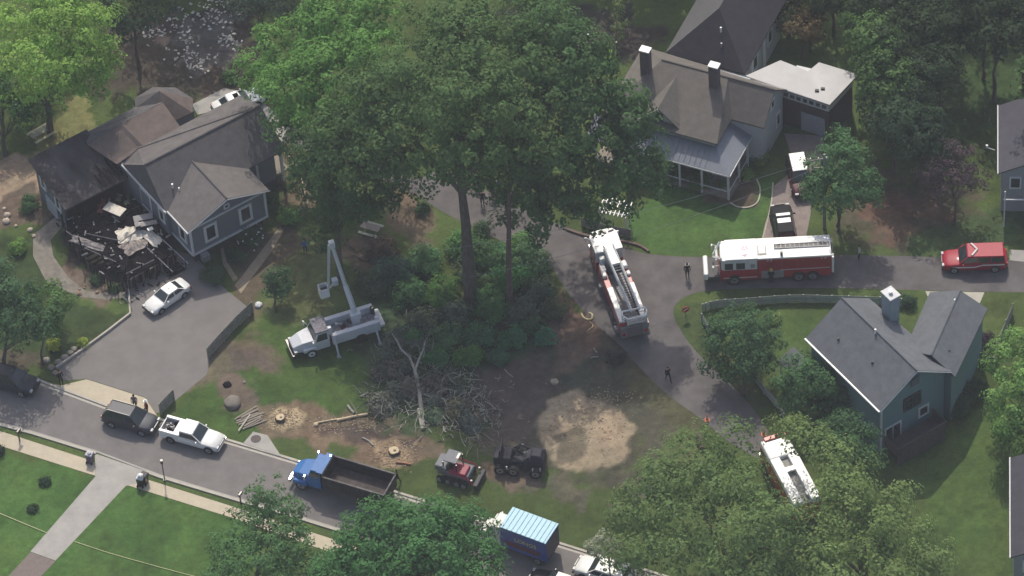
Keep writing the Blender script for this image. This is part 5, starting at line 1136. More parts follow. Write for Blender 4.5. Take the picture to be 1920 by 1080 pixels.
# signs, cone, hose
t=thing('stop_sign','small orange red sign with white bar on a post at the lane corner','sign',P(1286,596,0),rad(12))
MB().tube((0,0,0),(0,0,1.0),.04).build('post',M_grey,t); nn_=8
MB().add([(math.cos(math.pi/8+i*math.pi/4)*.36,-.05,1.1+math.sin(math.pi/8+i*math.pi/4)*.36) for i in range(8)]+[(math.cos(math.pi/8+i*math.pi/4)*.36,-.02,1.1+math.sin(math.pi/8+i*math.pi/4)*.36) for i in range(8)],[tuple(range(7,-1,-1))[::-1],tuple(range(15,7,-1))]+[(i,8+i,8+(i+1)%8,(i+1)%8) for i in range(8)]).build('sign_face',mat('orange_red',(.65,.1,.04),rough=.5),t)
MB().box((0,-.06,1.1),(.5,.02,.1),tilt=(0,-.5,0)).build('white_bar',M_white,t)
def hose(label,pix,m,r=.05,z=.06,name='hose',cat='hose'):
    pts=[P(x,y,0)+Vector((0,0,z)) for x,y in smooth_line(pix,5)]; c=pts[0].copy(); c.z=0
    o=MB().path([p-c for p in pts],[r]*len(pts),n=6).build(name,m,smooth=True); o.location=c; return tag(o,label,cat)
yel=mat('hose_yellow',(.62,.52,.28),rough=.7)
hose('loop of yellow hose on the bare soil left of the ladder truck',[(1090,588),(1094,596),(1102,600),(1110,598),(1110,590),(1104,588)],yel,.09)
hose('short yellow strap end trailing below the hose loop',[(1106,604),(1112,612),(1103,620)],yel,.05,name='strap',cat='strap')
tape=mat('caution_yellow',(.68,.68,.35),rough=.6)
hose('pale yellow line across the lower left lawn, left of the driveway',[(-20,955),(30,976),(88,1000)],tape,.035,.05,'marking_line','line')
hose('pale yellow line across the lower left lawn, right of the driveway',[(140,1016),(200,1036),(270,1056),(340,1075),(400,1090)],tape,.028,.05,'marking_line','line')
def cone(px,py,label):
    t=thing('traffic_cone',label,'cone',P(px,py,0),0); og=mat('cone_orange',(.75,.12,.03),rough=.5)
    bx('base',og,t,(0,0,.03),(.4,.4,.05)); MB().tube((0,0,.05),(0,0,.7),.15,.03,n=12).build('cone_body',og,t); MB().tube((0,0,.35),(0,0,.48),.098,.076,n=12).build('reflective_band',M_white,t)
cone(1326,788,'small orange cone at the lane edge above the dead log')
cone(1432,815,'orange cone beside the front of the half hidden fire engine')
# utility pole and wires
t=thing('utility_pole','tall grey wooden utility pole with crossarms beside the gravel drive','utility pole',P(1546,428,0),0)
MB().tube((0,0,0),(0,0,9.2),.16,.11,n=10).build('pole',mat('pole_grey',(.24,.23,.22),rough=.9),t)
bx('crossarm',M_wood,t,(-.5,0,8.6),(1.6,.1,.12),rz=.15); bx('crossarm',M_wood,t,(-.45,0,7.6),(.9,.1,.1),rz=-.1); MB().tube((-.28,0,5.9),(-.28,0,6.7),.2,n=12).build('transformer',M_trim,t)
for x in(-1.2,-.5,.2): MB().tube((x,0,8.65),(x,0,8.85),.05,n=6).build('insulator',M_white,t)
pt=P(1546,428,0)
for i,(q,z0,z1) in enumerate([((820,470),8.7,9.5),((880,520),7.6,8.4)]):
    a=pt+Vector((-.6,0,z0)); b_=P(*q,z1); pts=[]
    for k in range(17): u=k/16; p=a*(1-u)+b_*u; p.z-=1.2*4*u*(1-u); pts.append(p-a)
    o=MB().path(pts,[.018]*17,n=4).build('power_line',M_grey); o.location=a; tag(o,['upper thin power line from the utility pole to the oak','lower thin power line from the utility pole to the oak'][i],'wire')
# junk near back area
t=thing('lumber_rack','white and brown lumber scraps heaped on the dark ground behind the big oak','lumber pile',P(1078,80,0),0); r=random.Random(31)
for k in range(12): bx('board',[M_white,M_wood,M_bark][k%3],t,(r.uniform(-.9,1.1),r.uniform(-.6,.6),.15+.08*k*.5),(r.uniform(.8,2.2),.16,.06),rz=r.uniform(-.9,.9))
t=thing('signpost','thin dark post by the bright green patch near the left chimney','post',P(1157,110,0),0); MB().tube((0,0,0),(0,0,2),.06).build('pole',M_black,t); MB().tube((0,0,2),(0,0,2.1),.09).build('cap',M_black,t)
# tangle of cut limbs
r=random.Random(55)
for j,(cx,cy,sx,sy,n_,col_) in enumerate(((760,665,32,26,90,(.30,.32,.27)),(835,745,36,30,150,(.42,.41,.34)),(720,760,26,20,60,(.24,.25,.2)),(905,800,26,22,60,(.28,.28,.22)))):
    mb=MB()
    for i in range(n_):
        p=P(r.gauss(cx,sx),r.gauss(cy,sy),.08+r.random()*.7); a_=r.uniform(0,6.28); l_=r.uniform(.4,1.9); q=p+Vector((math.cos(a_)*l_,math.sin(a_)*l_,r.uniform(-.25,.35))); q.z=max(q.z,.05)
        m_=(p+q)/2+Vector((r.uniform(-.15,.15),r.uniform(-.15,.15),r.uniform(0,.15))); w_=r.uniform(.015,.045); mb.path([p,m_,q],[w_,w_*.8,w_*.4],n=4)
    tag(mb.build('cut_limbs',mat('limb_tone_%d'%j,col_,rough=1,var=.3)),'tangle of thin cut limbs '+['around the fallen tree crown','right of the fallen tree trunk','on the lawn left of the fallen tree','behind the red loader','on the bare soil beyond the brush'][j],'limbs',kind='stuff')
# scattered chips and litter
r=random.Random(101); mb=MB(); mb2=MB(); mb3=MB()
for i in range(620):
    x=r.gauss(850,42); y=r.gauss(758,28); q=P(x,y,.03+r.random()*.15)
    (mb if r.random()<.5 else mb2).box(q,(r.uniform(.12,.7),r.uniform(.03,.07),r.uniform(.02,.06)),tilt=(r.uniform(-.3,.3),r.uniform(-.3,.3),r.uniform(0,6)))
for cx,cy,sx,sy,n_ in((528,785,32,20,260),(740,850,40,26,300),(640,795,70,16,300),(1100,800,90,60,160),(1140,745,50,14,120)):
    for i in range(n_): mb3.box(P(r.gauss(cx,sx*.5),r.gauss(cy,sy*.5),.02),(r.uniform(.05,.16),r.uniform(.05,.12),.04),rz=r.uniform(0,3))
tag(mb.build('brush_debris',M_palebark),'pale broken twigs scattered around the fallen tree','debris',kind='stuff')
tag(mb2.build('brush_debris',mat('grey_twigs',(.15,.14,.11),rough=1,var=.4)),'grey broken twigs mixed in the brush pile','debris',kind='stuff')
tag(mb3.build('wood_chips',mat('wood_chip',(.30,.24,.17),rough=1,var=.5,scale=4)),'wood chips scattered around the stumps and sand circle','wood chips',kind='stuff')
mb=MB()
for i in range(300):
    cx,cy,s_=[(288,62,13),(330,50,22),(350,100,20),(372,118,14),(395,40,24),(430,75,12),(410,15,22)][r.randrange(7)]; x,y=r.gauss(cx,s_),r.gauss(cy,s_*.7); mb.box(P(x,y,.04),(r.uniform(.08,.32),r.uniform(.06,.25),.06),tilt=(r.uniform(-.5,.5),r.uniform(-.5,.5),r.uniform(0,6)))
tag(mb.build('glint_litter',mat('glint_white',(.62,.58,.52),rough=1,var=.5,scale=1.5)),'litter whitened to stand for sun glints on the dark ground at the top left','litter',kind='stuff')  # whitened pieces stand for sun glints in the yard shade
# ------------------------------------------------------------------ trees and shrubs
LEAFN=[0]; FB=1.35
def crown_mesh(name,lobes,rng,leaf=.26,dens=1.0,clump=.85,flat=.8,fill=.35):
    """lobes: (centre xyz, radius) ; leaves grouped in clumps on and inside the lobes"""
    Pn=[];Nn=[]
    for (c,R) in lobes:
        nc=max(5,int(dens*3.4*R*R/(clump*clump)))
        u=rng.normal(size=(nc,3)); u[:,2]=np.abs(u[:,2])*1.0-.25*rng.random(nc)*2; u/=np.linalg.norm(u,axis=1)[:,None]
        rr=R*np.where(rng.random(nc)<fill,rng.uniform(.3,.8,nc),rng.uniform(.82,1.12,nc))
        cc=u*rr[:,None]; cc[:,2]*=flat; cc+=np.array(c)
        for k in range(nc):
            cs=clump*rng.uniform(.55,1.25); n=int(52*(cs/clump)**2*(clump/.85)**1.2*(.26/leaf)**1.1)+6
            v=rng.normal(size=(n,3)); v/=np.linalg.norm(v,axis=1)[:,None]; rad_=cs*rng.uniform(.35,1,n)**.6
            pos=cc[k]+v*rad_[:,None]*np.array([1,1,.65]); nor=v*.62+u[k]*.72+np.array([0,0,.32])+rng.normal(size=(n,3))*.26
            Pn.append(pos);Nn.append(nor)
    Pn=np.concatenate(Pn);Nn=np.concatenate(Nn); keep=Pn[:,2]>.08; Pn=Pn[keep];Nn=Nn[keep]
    Nn/=np.linalg.norm(Nn,axis=1)[:,None]; n=len(Pn); LEAFN[0]+=n
    t=np.cross(Nn,rng.normal(size=(n,3))); t/=np.linalg.norm(t,axis=1)[:,None]; b_=np.cross(Nn,t)
    s=leaf*.86*rng.uniform(.6,1.45,n)[:,None]; a=t*s*.62; b2=b_*s*.40; bend=Nn*s*.12
    V=np.stack([Pn-a,Pn-b2+bend,Pn+a,Pn+b2+bend],1).reshape(-1,3)
    me=bpy.data.meshes.new(name); me.vertices.add(4*n); me.vertices.foreach_set('co',V.ravel()); me.loops.add(4*n); me.loops.foreach_set('vertex_index',np.arange(4*n)); me.polygons.add(n); me.polygons.foreach_set('loop_start',np.arange(0,4*n,4)); me.update(calc_edges=True)
    me.materials.append(M_leaf); return me
def tree(label,base,lobes,color,seed=1,name='tree',cat='tree',leaf=.26,dens=1.0,clump=.85,trunk=.3,bark=None,group=None,fill=.35,limbs=6,flat=.8,top=None):
    """base pixel on the ground, lobes (px,py,z,r) given by where they appear and how high they are"""
    b0=P(*base,0); rng=np.random.default_rng(seed); t=thing(name,label,cat,b0,0,group)
    L=[]
    for (x,y,z,r) in lobes:
        q=P(x,y,z)-b0; L.append(((q.x,q.y,z),r))
    me=crown_mesh('crown',L,rng,leaf,dens,clump,flat,fill); o=bpy.data.objects.new('crown',me); COL.objects.link(o); o.parent=t; o.color=tuple(v*FB for v in color)+(1,)
    if trunk>0:
        m=bark or M_bark; cx=sum(l[0][0]*l[1] for l in L)/sum(l[1] for l in L); cy=sum(l[0][1]*l[1] for l in L)/sum(l[1] for l in L)
        if top: tq=P(*top)-b0; cx,cy=tq.x,tq.y
        ztop=max(l[0][2] for l in L)*.92; zb=min(l[0][2] for l in L)*.75; r=random.Random(seed)
        pts=[(0,0,-.1),(0,0,.4)]; rs=[trunk*1.45,trunk*1.05]
        for k in range(1,6):
            u=k/5; pts.append((cx*u**2+r.uniform(-.12,.12),cy*u**2+r.uniform(-.12,.12),.4+(ztop-.4)*u)); rs.append(trunk*(1-.78*u))
        MB().path(pts,rs,n=9).build('trunk',m,t,smooth=True)
        for k,(c,R) in enumerate(sorted(L,key=lambda l:-l[1])[:limbs]):
            u=max(.25,min(.85,(c[2]-R*.9)/max(ztop,.1)*.8)); p=Vector((cx*u**2,cy*u**2,.4+(ztop-.4)*u)); q=Vector(c)-Vector((0,0,R*.2)); mid=(p+q)/2+Vector((r.uniform(-.3,.3),r.uniform(-.3,.3),R*.15))
            MB().path([p,mid,q],[trunk*.38,trunk*.25,trunk*.1],n=6).build('limb',m,t,smooth=True)
    return t
def shrub(label,px,py,r,color,seed,z=None,name='shrub',cat='shrub',group=None,dens=1.3,leaf=.16,clump=.4,n=4,sq=.9):
    rg=random.Random(seed); b0=P(px,py,0); rng=np.random.default_rng(seed); t=thing(name,label,cat,b0,0,group)
    L=[((0,0,r*.55*sq),r*.8)]+[((rg.uniform(-.55,.55)*r,rg.uniform(-.55,.55)*r,r*rg.uniform(.3,.8)*sq),r*rg.uniform(.35,.6)) for _ in range(n)]
    me=crown_mesh('foliage',L,rng,leaf,dens,clump,.85,.3); o=bpy.data.objects.new('foliage',me); COL.objects.link(o); o.parent=t; o.color=tuple(v*FB for v in color)+(1,)
    mb=MB()
    for k in range(5): mb.path([(rg.uniform(-.1,.1),rg.uniform(-.1,.1),0),(rg.uniform(-.4,.4)*r,rg.uniform(-.4,.4)*r,r*.8)],[.035,.015],n=5)
    mb.build('stems',M_bark,t); return t
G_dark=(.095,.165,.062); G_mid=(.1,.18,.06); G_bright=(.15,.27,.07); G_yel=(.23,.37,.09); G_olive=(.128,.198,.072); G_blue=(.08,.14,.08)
# the great oak cluster in the middle
tree('huge dark oak with bare tall trunk in the centre of the photo',(884,560),[(862,262,19,4.2),(800,150,20,4.4),(900,95,21,4.6),(760,230,17.5,3.8),(970,130,19,4.4),(950,230,18,4.2),(840,60,20,4.0),(720,180,18,3.6),(715,300,15,3.4),(880,190,22,4.5),(790,310,15,2.6),(1000,60,18,3.8),(690,245,16,3.0),(905,300,16.5,2.8),(640,250,15,2.8)],G_dark,11,dens=1.05,trunk=.62,clump=.95,leaf=.3,limbs=9,top=(850,190,19),name='oak_tree')
tree('tall oak with second trunk right of the huge oak, crown reaching the porch roof',(957,575),[(1060,110,20.5,3.6),(1100,180,18.5,3.6),(1050,220,17.5,4.0),(1150,230,16.7,3.3),(1130,300,14.2,3.2),(1010,300,15.5,3.4),(1060,330,13,3.0),(1190,300,14,2.4),(980,350,13,2.4),(1180,190,18,2.2),(1225,340,12.6,1.8),(1100,110,20.5,2.6),(1040,60,22,2.6),(1160,370,11.5,1.7),(1195,250,15.5,2.0),(1245,320,13.2,1.0),(925,345,11,2.0),(1005,395,10,1.9),(1065,385,10.5,2.2),(1110,405,9.5,1.5),(1040,350,12,2.0),(965,380,8.5,1.5),(1010,430,6,1.5),(940,420,6.5,1.2)],(0.078,0.147,0.058),12,dens=1.0,trunk=.3,clump=.9,leaf=.3,limbs=3,top=(975,215,17),bark=mat('reddish_bark',(.15,.10,.085),rough=.95,var=.35,scale=3),name='oak_tree')
tree('bright green broad tree behind the white suv, left of the oaks',(600,330),[(530,110,12,3.2),(590,75,13,3.4),(650,50,14,3.2),(500,165,11,2.2),(560,170,13,3.4),(630,140,14,3.6),(690,110,15,3.2),(610,215,11.5,3.0),(700,30,15,2.8),(540,225,10,2.0),(475,130,10,1.7),(620,25,14,2.4)],(0.132,0.264,0.072),13,dens=1.0,trunk=.4,clump=.85,leaf=.28)
tree('dark leaning tree whose low branches hang above the bucket boom',(640,520),[(600,290,12,2.8),(650,300,13,3.2),(690,340,12,3.0),(620,350,10,2.6),(610,400,8,2.0),(650,390,9,2.2),(700,390,10,2.0),(610,440,6.5,1.5),(580,330,10,2.0),(560,270,10,1.8),(740,360,11,2.0)],(0.065,0.128,0.052),14,dens=1.0,trunk=.35,clump=.8,leaf=.26)
# tree on the far left top
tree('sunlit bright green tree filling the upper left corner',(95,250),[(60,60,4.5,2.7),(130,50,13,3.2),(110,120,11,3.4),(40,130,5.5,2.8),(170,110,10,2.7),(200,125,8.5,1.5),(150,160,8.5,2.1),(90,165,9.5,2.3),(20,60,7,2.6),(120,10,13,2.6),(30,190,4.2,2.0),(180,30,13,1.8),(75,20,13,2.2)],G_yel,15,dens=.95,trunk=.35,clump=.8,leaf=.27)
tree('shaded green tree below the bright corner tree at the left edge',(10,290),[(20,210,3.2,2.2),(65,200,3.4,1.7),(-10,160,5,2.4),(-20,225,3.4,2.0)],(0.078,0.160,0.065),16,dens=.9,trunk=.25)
tree('dark tree at the left edge below the rocks',(10,700),[(20,560,6,2.4),(-10,610,6,2.4),(40,600,5.5,1.9),(60,630,4.5,1.6),(0,520,6.5,1.8),(85,600,4,1.3)],(0.070,0.136,0.065),17,dens=1.0,trunk=.22)
tree('slender green tree left of the driveway kerb',(80,680),[(110,570,3.5,1.3),(90,590,3.5,1.2),(85,620,3,1.1),(100,545,3.2,.9)],(0.116,0.208,0.072),18,dens=1.0,trunk=.12,clump=.5,leaf=.2)
# lower trees
tree('dense green tree at the bottom centre overlapping the box truck',(810,1290),[(700,1005,8,3.0),(765,990,9,2.9),(830,995,9,3.0),(875,1000,8,2.4),(700,1060,7,3.4),(800,1060,8,4.0),(875,1067,7,3.2),(665,1040,6.5,2.2),(920,1055,6,1.2),(850,968,7.5,1.5),(780,1130,7,4),(885,1130,6,3.4),(640,1110,6,3),(735,965,8,1.5),(800,962,8,1.5)],(.085,.200,.072),19,dens=1.25,trunk=.4,clump=.8,leaf=.25,fill=.5)
tree('loose green tree over the sidewalk left of the bottom centre tree',(480,1120),[(500,930,6,1.9),(530,960,5.5,1.6),(470,990,5,1.9),(520,1020,5,2.4),(440,1030,4.5,1.9),(560,1040,5,2.2),(480,1075,5,2.8),(600,1070,5,2.2),(420,1085,4,2.0),(545,1000,5.5,1.4)],(0.093,0.184,0.072),20,dens=.85,trunk=.22,clump=.65,leaf=.22)
tree('wide olive green tree covering the lower right around the half hidden engine',(1400,1260),[(1300,860,9,2.6),(1370,850,9,2.4),(1240,900,8.5,2.4),(1330,930,10,3.0),(1400,930,10.5,2.4),(1260,980,9,3.0),(1350,1010,10,3.2),(1440,1010,11,3.2),(1200,1040,7,2.6),(1290,1070,8,3.4),(1400,1090,9,3.6),(1185,970,7,1.8),(1225,935,7.5,1.8),(1395,900,10,1.6)],G_olive,21,dens=1.0,trunk=.45,clump=1.15,leaf=.27)
tree('olive green tree right of the half hidden engine below the teal house',(1640,1230),[(1510,825,8,1.6),(1550,850,8.5,2.0),(1590,895,8.5,2.2),(1570,940,9.5,2.6),(1655,945,8.5,2.2),(1620,1000,9.5,3.2),(1690,1005,8,2.4),(1530,1010,10,2.6),(1560,1080,9,3.4),(1660,1080,8.5,3.4),(1740,1060,7,2.6),(1505,1060,9,2.6),(1475,805,7,1.2),(1580,905,9,1.8),(1690,925,7,1.1),(1475,975,10,1.4)],(0.155,0.224,0.080),22,dens=1.0,trunk=.45,clump=1.15,leaf=.27)
# near teal house
tree('round green tree inside the white fence left of the teal house',(1392,740),[(1390,630,4.6,2.1),(1348,640,4.2,1.7),(1432,640,4.2,1.6),(1370,605,4.6,1.7),(1412,605,4.5,1.5),(1390,675,3.2,2.0),(1352,678,2.8,1.4),(1430,675,3,1.5),(1392,700,1.9,1.5),(1410,585,4.5,.8)],(0.078,0.152,0.070),23,dens=1.1,trunk=.2,clump=.65,leaf=.22)
tree('green tree touching the left wall of the teal house',(1530,810),[(1520,705,4.4,2.0),(1487,722,3.8,1.6),(1555,725,4.0,1.6),(1520,745,2.9,2.0),(1500,690,4.2,1.3),(1560,755,2.8,1.5),(1490,760,2.2,1.2),(1530,775,1.8,1.3)],(0.085,0.168,0.072),24,dens=1.1,trunk=.18,clump=.65,leaf=.22)
tree('dense tree below the teal house beside its deck',(1610,950),[(1585,805,5,1.7),(1615,825,5,1.7),(1560,820,4.8,1.5),(1632,868,4.2,1.2),(1600,860,4.5,1.6)],(0.070,0.144,0.065),25,dens=1.1,trunk=.2,clump=.65,leaf=.22)
tree('rounded tree right of the gravel drive behind the utility pole',(1572,430),[(1570,290,7,1.9),(1600,310,7,1.8),(1540,320,6.5,1.6),(1560,350,6,2.1),(1610,350,6,1.9),(1580,260,7,1.1),(1530,355,5.2,1.3),(1620,370,5,1.4),(1560,375,4.6,1.4)],(0.093,0.184,0.080),26,dens=1.1,trunk=.22,clump=.6,leaf=.22)
tree('purple leaved tree on the slope left of the edge house',(1790,420),[(1770,290,5,1.6),(1810,310,5,1.8),(1750,320,4.5,1.4),(1790,335,4.5,1.8),(1830,340,4,1.4),(1760,350,3.8,1.2)],(0.109,0.080,0.090),27,dens=.65,trunk=.15,clump=.6,leaf=.2)
tree('bright green tree at the right edge below the grey fence',(1950,860),[(1900,680,6,2.4),(1890,740,5.5,2.2),(1930,640,6.5,2.0),(1920,780,5,2.2),(1950,720,6,2.6),(1870,760,4.5,1.2),(1895,810,4,1.3)],(0.171,0.296,0.087),28,dens=.95,trunk=.25,clump=.7,leaf=.24)
tree('small bright tree at the right edge above the corner house',(1960,950),[(1900,820,3.5,1.4),(1930,840,3.5,1.5),(1935,800,4,1.4)],(.12,.2,.06),29,dens=1.0,trunk=.15,clump=.6,leaf=.22)
tree('thin tree with white blossoms above the white car at the bottom edge',(1150,1110),[(1130,1015,4,1.0),(1110,1030,3.6,.7),(1150,1030,3.8,.7),(1165,1045,3.4,.6)],(.30,.33,.24),30,dens=.8,trunk=.1,clump=.45,leaf=.2,name='blossom_tree')
tree('light green small tree above the white car in the lower lawn',(1185,1090),[(1190,930,5,1.3),(1175,960,5,1.3),(1200,985,5,1.4),(1160,990,4,1.0)],(0.147,0.208,0.080),31,dens=.8,trunk=.12,clump=.6,leaf=.22)
tree('feathery dark tree beside the driveway fence above the lawn',(518,585),[(520,515,2.6,1.1),(505,530,2.2,.9),(535,535,2.2,.9),(520,545,1.6,1.0)],(0.070,0.136,0.065),32,dens=1.1,trunk=.1,clump=.5,leaf=.18)
tree('yellowish green tree trunk wrapped in ivy near the top edge',(1150,110),[(1158,10,3.2,.5),(1157,30,2.6,.5),(1155,50,2,.5),(1160,70,1.2,.45),(1168,45,2,.4)],(.2,.26,.11),33,dens=1.0,trunk=.12,clump=.4,leaf=.18)
tree('dark tree at the top edge left of the pale flecked ground',(262,130),[(250,22,7,2.0),(300,8,8,1.8),(225,60,5.5,1.5),(265,50,5.5,1.4),(210,20,7,1.6)],(.05,.085,.05),39,dens=.9,trunk=.2)
tree('grey green tree cut by the top edge left of the oaks',(500,110),[(480,15,7,1.8),(520,0,8,2.0),(445,0,7,1.6)],(.07,.10,.07),40,dens=.8,trunk=.2)
# woods at the top right: each tree its own
rw=random.Random(9)
WOOD=[(1475,15),(1515,45),(1600,30),(1660,80),(1720,50),(1790,40),(1860,70),(1915,40),(1665,145),(1710,170),(1672,220),(1715,245),(1760,130),(1640,85),(1560,5),(1430,-5),(1500,60),(1840,10),(1750,0),(1660,0)]
WL=['tree in the dark woods left of the pale garage roof corner','reddish brown tree behind the garage roof','tall tree in the top row of the dark woods above the garage','tree with lighter crown above the right end of the garage','tree in the middle of the top edge woods','dark tree in the woods above the purple tree','dark tree in the woods above the edge house','darkest tree in the top right corner','bright topped tree right of the garage roof','dark tree second to the right of the garage roof','dark tree right of the garage wall','dark tree nearest the purple tree','dark tree in the heart of the woods','tree with bright tips touching the garage roof','shaded tree at the top edge above the rusty tree','tree at the top edge beside the dark roofed house','low rusty leaved tree left above the garage','shaded tree at the very top right of the woods','shaded tree at the very top centre of the woods','shaded tree at the very top left of the woods']
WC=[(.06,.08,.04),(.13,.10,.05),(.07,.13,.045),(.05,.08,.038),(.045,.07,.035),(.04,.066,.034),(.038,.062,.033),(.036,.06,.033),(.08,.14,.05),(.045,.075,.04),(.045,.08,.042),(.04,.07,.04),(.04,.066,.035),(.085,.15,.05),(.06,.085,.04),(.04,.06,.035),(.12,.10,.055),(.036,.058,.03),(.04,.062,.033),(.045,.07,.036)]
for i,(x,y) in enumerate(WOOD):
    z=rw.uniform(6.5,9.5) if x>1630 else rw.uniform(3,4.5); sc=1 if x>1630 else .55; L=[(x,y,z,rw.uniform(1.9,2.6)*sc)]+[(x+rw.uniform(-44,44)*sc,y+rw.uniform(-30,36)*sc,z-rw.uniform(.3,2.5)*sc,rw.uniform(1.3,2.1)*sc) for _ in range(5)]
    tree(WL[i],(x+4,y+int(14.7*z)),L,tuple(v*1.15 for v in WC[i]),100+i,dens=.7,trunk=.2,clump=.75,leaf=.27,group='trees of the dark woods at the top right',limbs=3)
# woodland behind the frame's upper edge (casts the shade on the yard and the back lots)
BK=[(250,-250),(345,-260),(430,-240),(520,-270),(1080,-250),(1180,-240),(1280,-260),(1400,-250),(1520,-240),(1640,-250),(1760,-260),(1880,-250),(1000,-240),(300,-210)]
for i,(x,y) in enumerate(BK):
    z=rw.uniform(12,14.5); L=[(x+rw.uniform(-60,60),y+rw.uniform(-40,25),z-rw.uniform(0,4),rw.uniform(2.6,3.6)) for _ in range(7)]
    tree('tall shade tree standing just beyond the top edge of the photo',(x,y+int(14.7*z)),L,G_dark,200+i,dens=.4,trunk=.3,clump=1.1,leaf=.42,group='trees beyond the top edge',limbs=3)
tree('tall tree beyond the right edge of the photo that shades the upper slope',(2010,400),[(1990,110,12,4),(2040,60,13,4),(1970,160,10,3),(2030,180,11,4)],G_dark,231,dens=.5,trunk=.35,clump=1.1,leaf=.42)
# shrubs -----------------------------------------------------------
SH=[('round bright yellow green bush left of the driveway kerb',101,650,.62,(.21,.27,.045)),('second bright yellow green bush nearer the driveway kerb',157,648,.5,(.2,.26,.05)),
('leafy green bush at the right corner of the craftsman house',543,412,1.15,(.09,.17,.055)),('tall green bush against the right wall of the craftsman house',510,385,1.0,(.075,.12,.05)),
('flowering shrub with white blooms under the craftsman house windows',470,450,1.2,(.06,.10,.05)),('dark shrub in the round bed beside the driveway head',400,525,1.1,(.045,.085,.04)),
('dark shrub in the middle of the front bed',445,485,.9,(.045,.085,.042)),('dark round shrub in the bed below the burnt deck',180,527,.55,(.045,.085,.04)),('small round shrub near the driveway in the deck bed',215,543,.42,(.05,.09,.04)),
('green shrub at the left end of the burnt wing',60,390,.95,(.05,.10,.045)),('bright tufted shrub on the left lawn below the path',35,470,.8,(.11,.19,.05)),('green bush at the foot of the left lawn',55,560,1.0,(.07,.13,.05)),
('round green bush below the porch corner post',1398,333,.78,(.12,.19,.055)),('long green hedge shrub below the porch front',1310,345,1.3,(.075,.135,.05)),('green hedge shrub left of the long porch shrub',1260,330,1.3,(.07,.12,.05)),('green bush right of the porch beside the gravel drive',1430,300,.8,(.12,.17,.05)),('pale green bush under the porch rail',1352,352,.55,(.10,.16,.06)),
('bright round topiary inside the white fence',1452,603,.5,(.14,.2,.07)),('dark purple round bush in the right garden of the teal house',1850,645,.8,(.035,.025,.035)),('dark shrub beside the chimney of the teal house',1702,572,.75,(.04,.075,.04)),
('dark bush at the right rear corner of the teal house',1830,740,1.2,(.04,.075,.042)),('dark bush right of the teal house wall',1800,775,1.1,(.045,.08,.045)),('purple red bush at the back of the ladder truck',1157,678,.9,(.05,.045,.045)),
('dark green bush by the top of the shaded lane',793,397,.75,(.05,.10,.045)),('dark bush at the base of the huge oak',905,440,1.0,(.05,.09,.045)),('small green bush in the upper yard near the parking area',430,150,.8,(.08,.14,.05)),
('dark small shrub on the lower left lawn',85,905,.32,(.035,.065,.035)),('small weed clump on the lower left lawn',62,955,.22,(.04,.07,.035)),('dark shrub cut by the left edge beside the sidewalk',-4,850,.5,(.03,.05,.03)),
('bush with pale flowers at the right end of the craftsman house',545,350,.6,(.16,.17,.09)),('small green plant by the curved path edging',552,320,.4,(.1,.15,.06))]
for i,(lb,x,y,r,c) in enumerate(SH): shrub(lb,x,y,r,tuple(min(.36,v*1.45) for v in c),300+i)
# blooms on the flowering shrub
mb=MB(); r=random.Random(8)
for k in range(22):
    q=P(r.gauss(470,18),r.gauss(434,14),r.uniform(.9,1.5)); mb.ball(q,r.uniform(.05,.09),nu=6,nv=4)
o=mb.build('white_blooms',M_white); tag(o,'white blooms on the shrub under the craftsman house windows','flowers',kind='stuff')
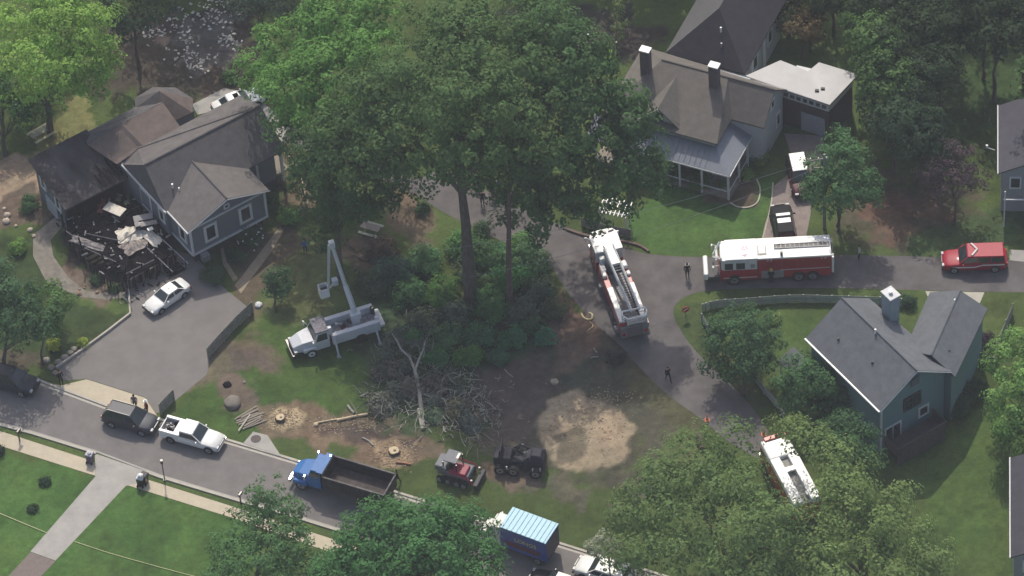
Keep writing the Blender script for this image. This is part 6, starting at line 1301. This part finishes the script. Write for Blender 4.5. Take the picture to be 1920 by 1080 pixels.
# undergrowth under the oaks: separate thickets
UG=[(965,500,1.5),(975,465,1.1),(905,495,1.7),(860,470,1.2),(1000,505,1.4),(950,530,1.6),(740,520,1.5),(800,500,1.4),(770,560,1.5),(720,480,1.2),(830,560,1.5),(700,540,1.3),(860,600,1.6),(920,590,1.6),(980,600,1.6),(900,640,1.5),(840,640,1.4),(960,640,1.4),(1010,560,1.3),(1000,620,1.2),(790,610,1.4),(820,680,1.3),(760,640,1.2),(880,680,1.3),(930,680,1.1),(1040,590,1.1),(920,540,1.2),(980,530,1.1),(880,520,1.0),(940,490,1.0),(1020,640,1.0),(730,700,1.3),(770,730,1.3),(720,760,1.2),(760,680,1.1),(820,730,1.1),(850,770,1.1),(810,780,.9),(775,645,1.0),(880,800,.9)]
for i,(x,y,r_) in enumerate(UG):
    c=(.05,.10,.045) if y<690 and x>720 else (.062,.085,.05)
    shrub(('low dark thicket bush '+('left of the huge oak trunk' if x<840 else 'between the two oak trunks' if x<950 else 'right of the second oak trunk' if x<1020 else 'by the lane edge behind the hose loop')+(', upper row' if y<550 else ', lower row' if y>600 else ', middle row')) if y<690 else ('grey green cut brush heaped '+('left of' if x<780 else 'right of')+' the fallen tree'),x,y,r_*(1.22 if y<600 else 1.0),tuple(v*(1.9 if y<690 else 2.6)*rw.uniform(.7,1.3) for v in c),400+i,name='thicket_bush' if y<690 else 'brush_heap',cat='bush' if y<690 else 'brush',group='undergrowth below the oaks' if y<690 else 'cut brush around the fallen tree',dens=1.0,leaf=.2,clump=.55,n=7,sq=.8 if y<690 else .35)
# brush foliage of the fallen crown
rng=np.random.default_rng(5); L=[]
for x,y,z,r_ in((735,640,1.2,.9),(750,620,1.3,.8),(725,660,1.0,.9),(760,650,1.0,.8),(715,690,.8,.8),(800,650,1.3,.5),(760,690,.8,.8),(820,700,.6,.9),(850,730,.5,.9),(740,730,.5,.9),(870,770,.4,.7),(810,750,.5,.8),(780,640,1.1,.6)):
    q=P(x,y,z)-FT.location; L.append(((q.x,q.y,z),r_))
me_=crown_mesh('withered_foliage',L,rng,.18,.6,.45,.7,.4); o=bpy.data.objects.new('withered_foliage',me_); COL.objects.link(o); o.parent=FT; o.color=(.15,.19,.15,1)
# ------------------------------------------------------------------ haze
if HAZE>0:
    mb=MB(); z0,z1=-1.0,CAMP.z+12
    mb.prism([(-2600,-1300),(2600,-1300),(2600,3100),(-2600,3100)],z0,z1); hz=mb.build('haze',bpy.data.materials.new('haze_air')); hz['kind']='stuff'; hz['label']='thin pale summer haze filling the air over the neighbourhood'
    m=hz.data.materials[0]; m.use_nodes=True; n=m.node_tree.nodes; n.clear(); out=n.new('ShaderNodeOutputMaterial'); pv=n.new('ShaderNodeVolumePrincipled')
    pv.inputs['Color'].default_value=(.85,.9,1,1); pv.inputs['Density'].default_value=HAZE; pv.inputs['Anisotropy'].default_value=0.0; m.node_tree.links.new(pv.outputs[0],out.inputs['Volume'])
print('leaves',LEAFN[0],'objects',len(bpy.data.objects))
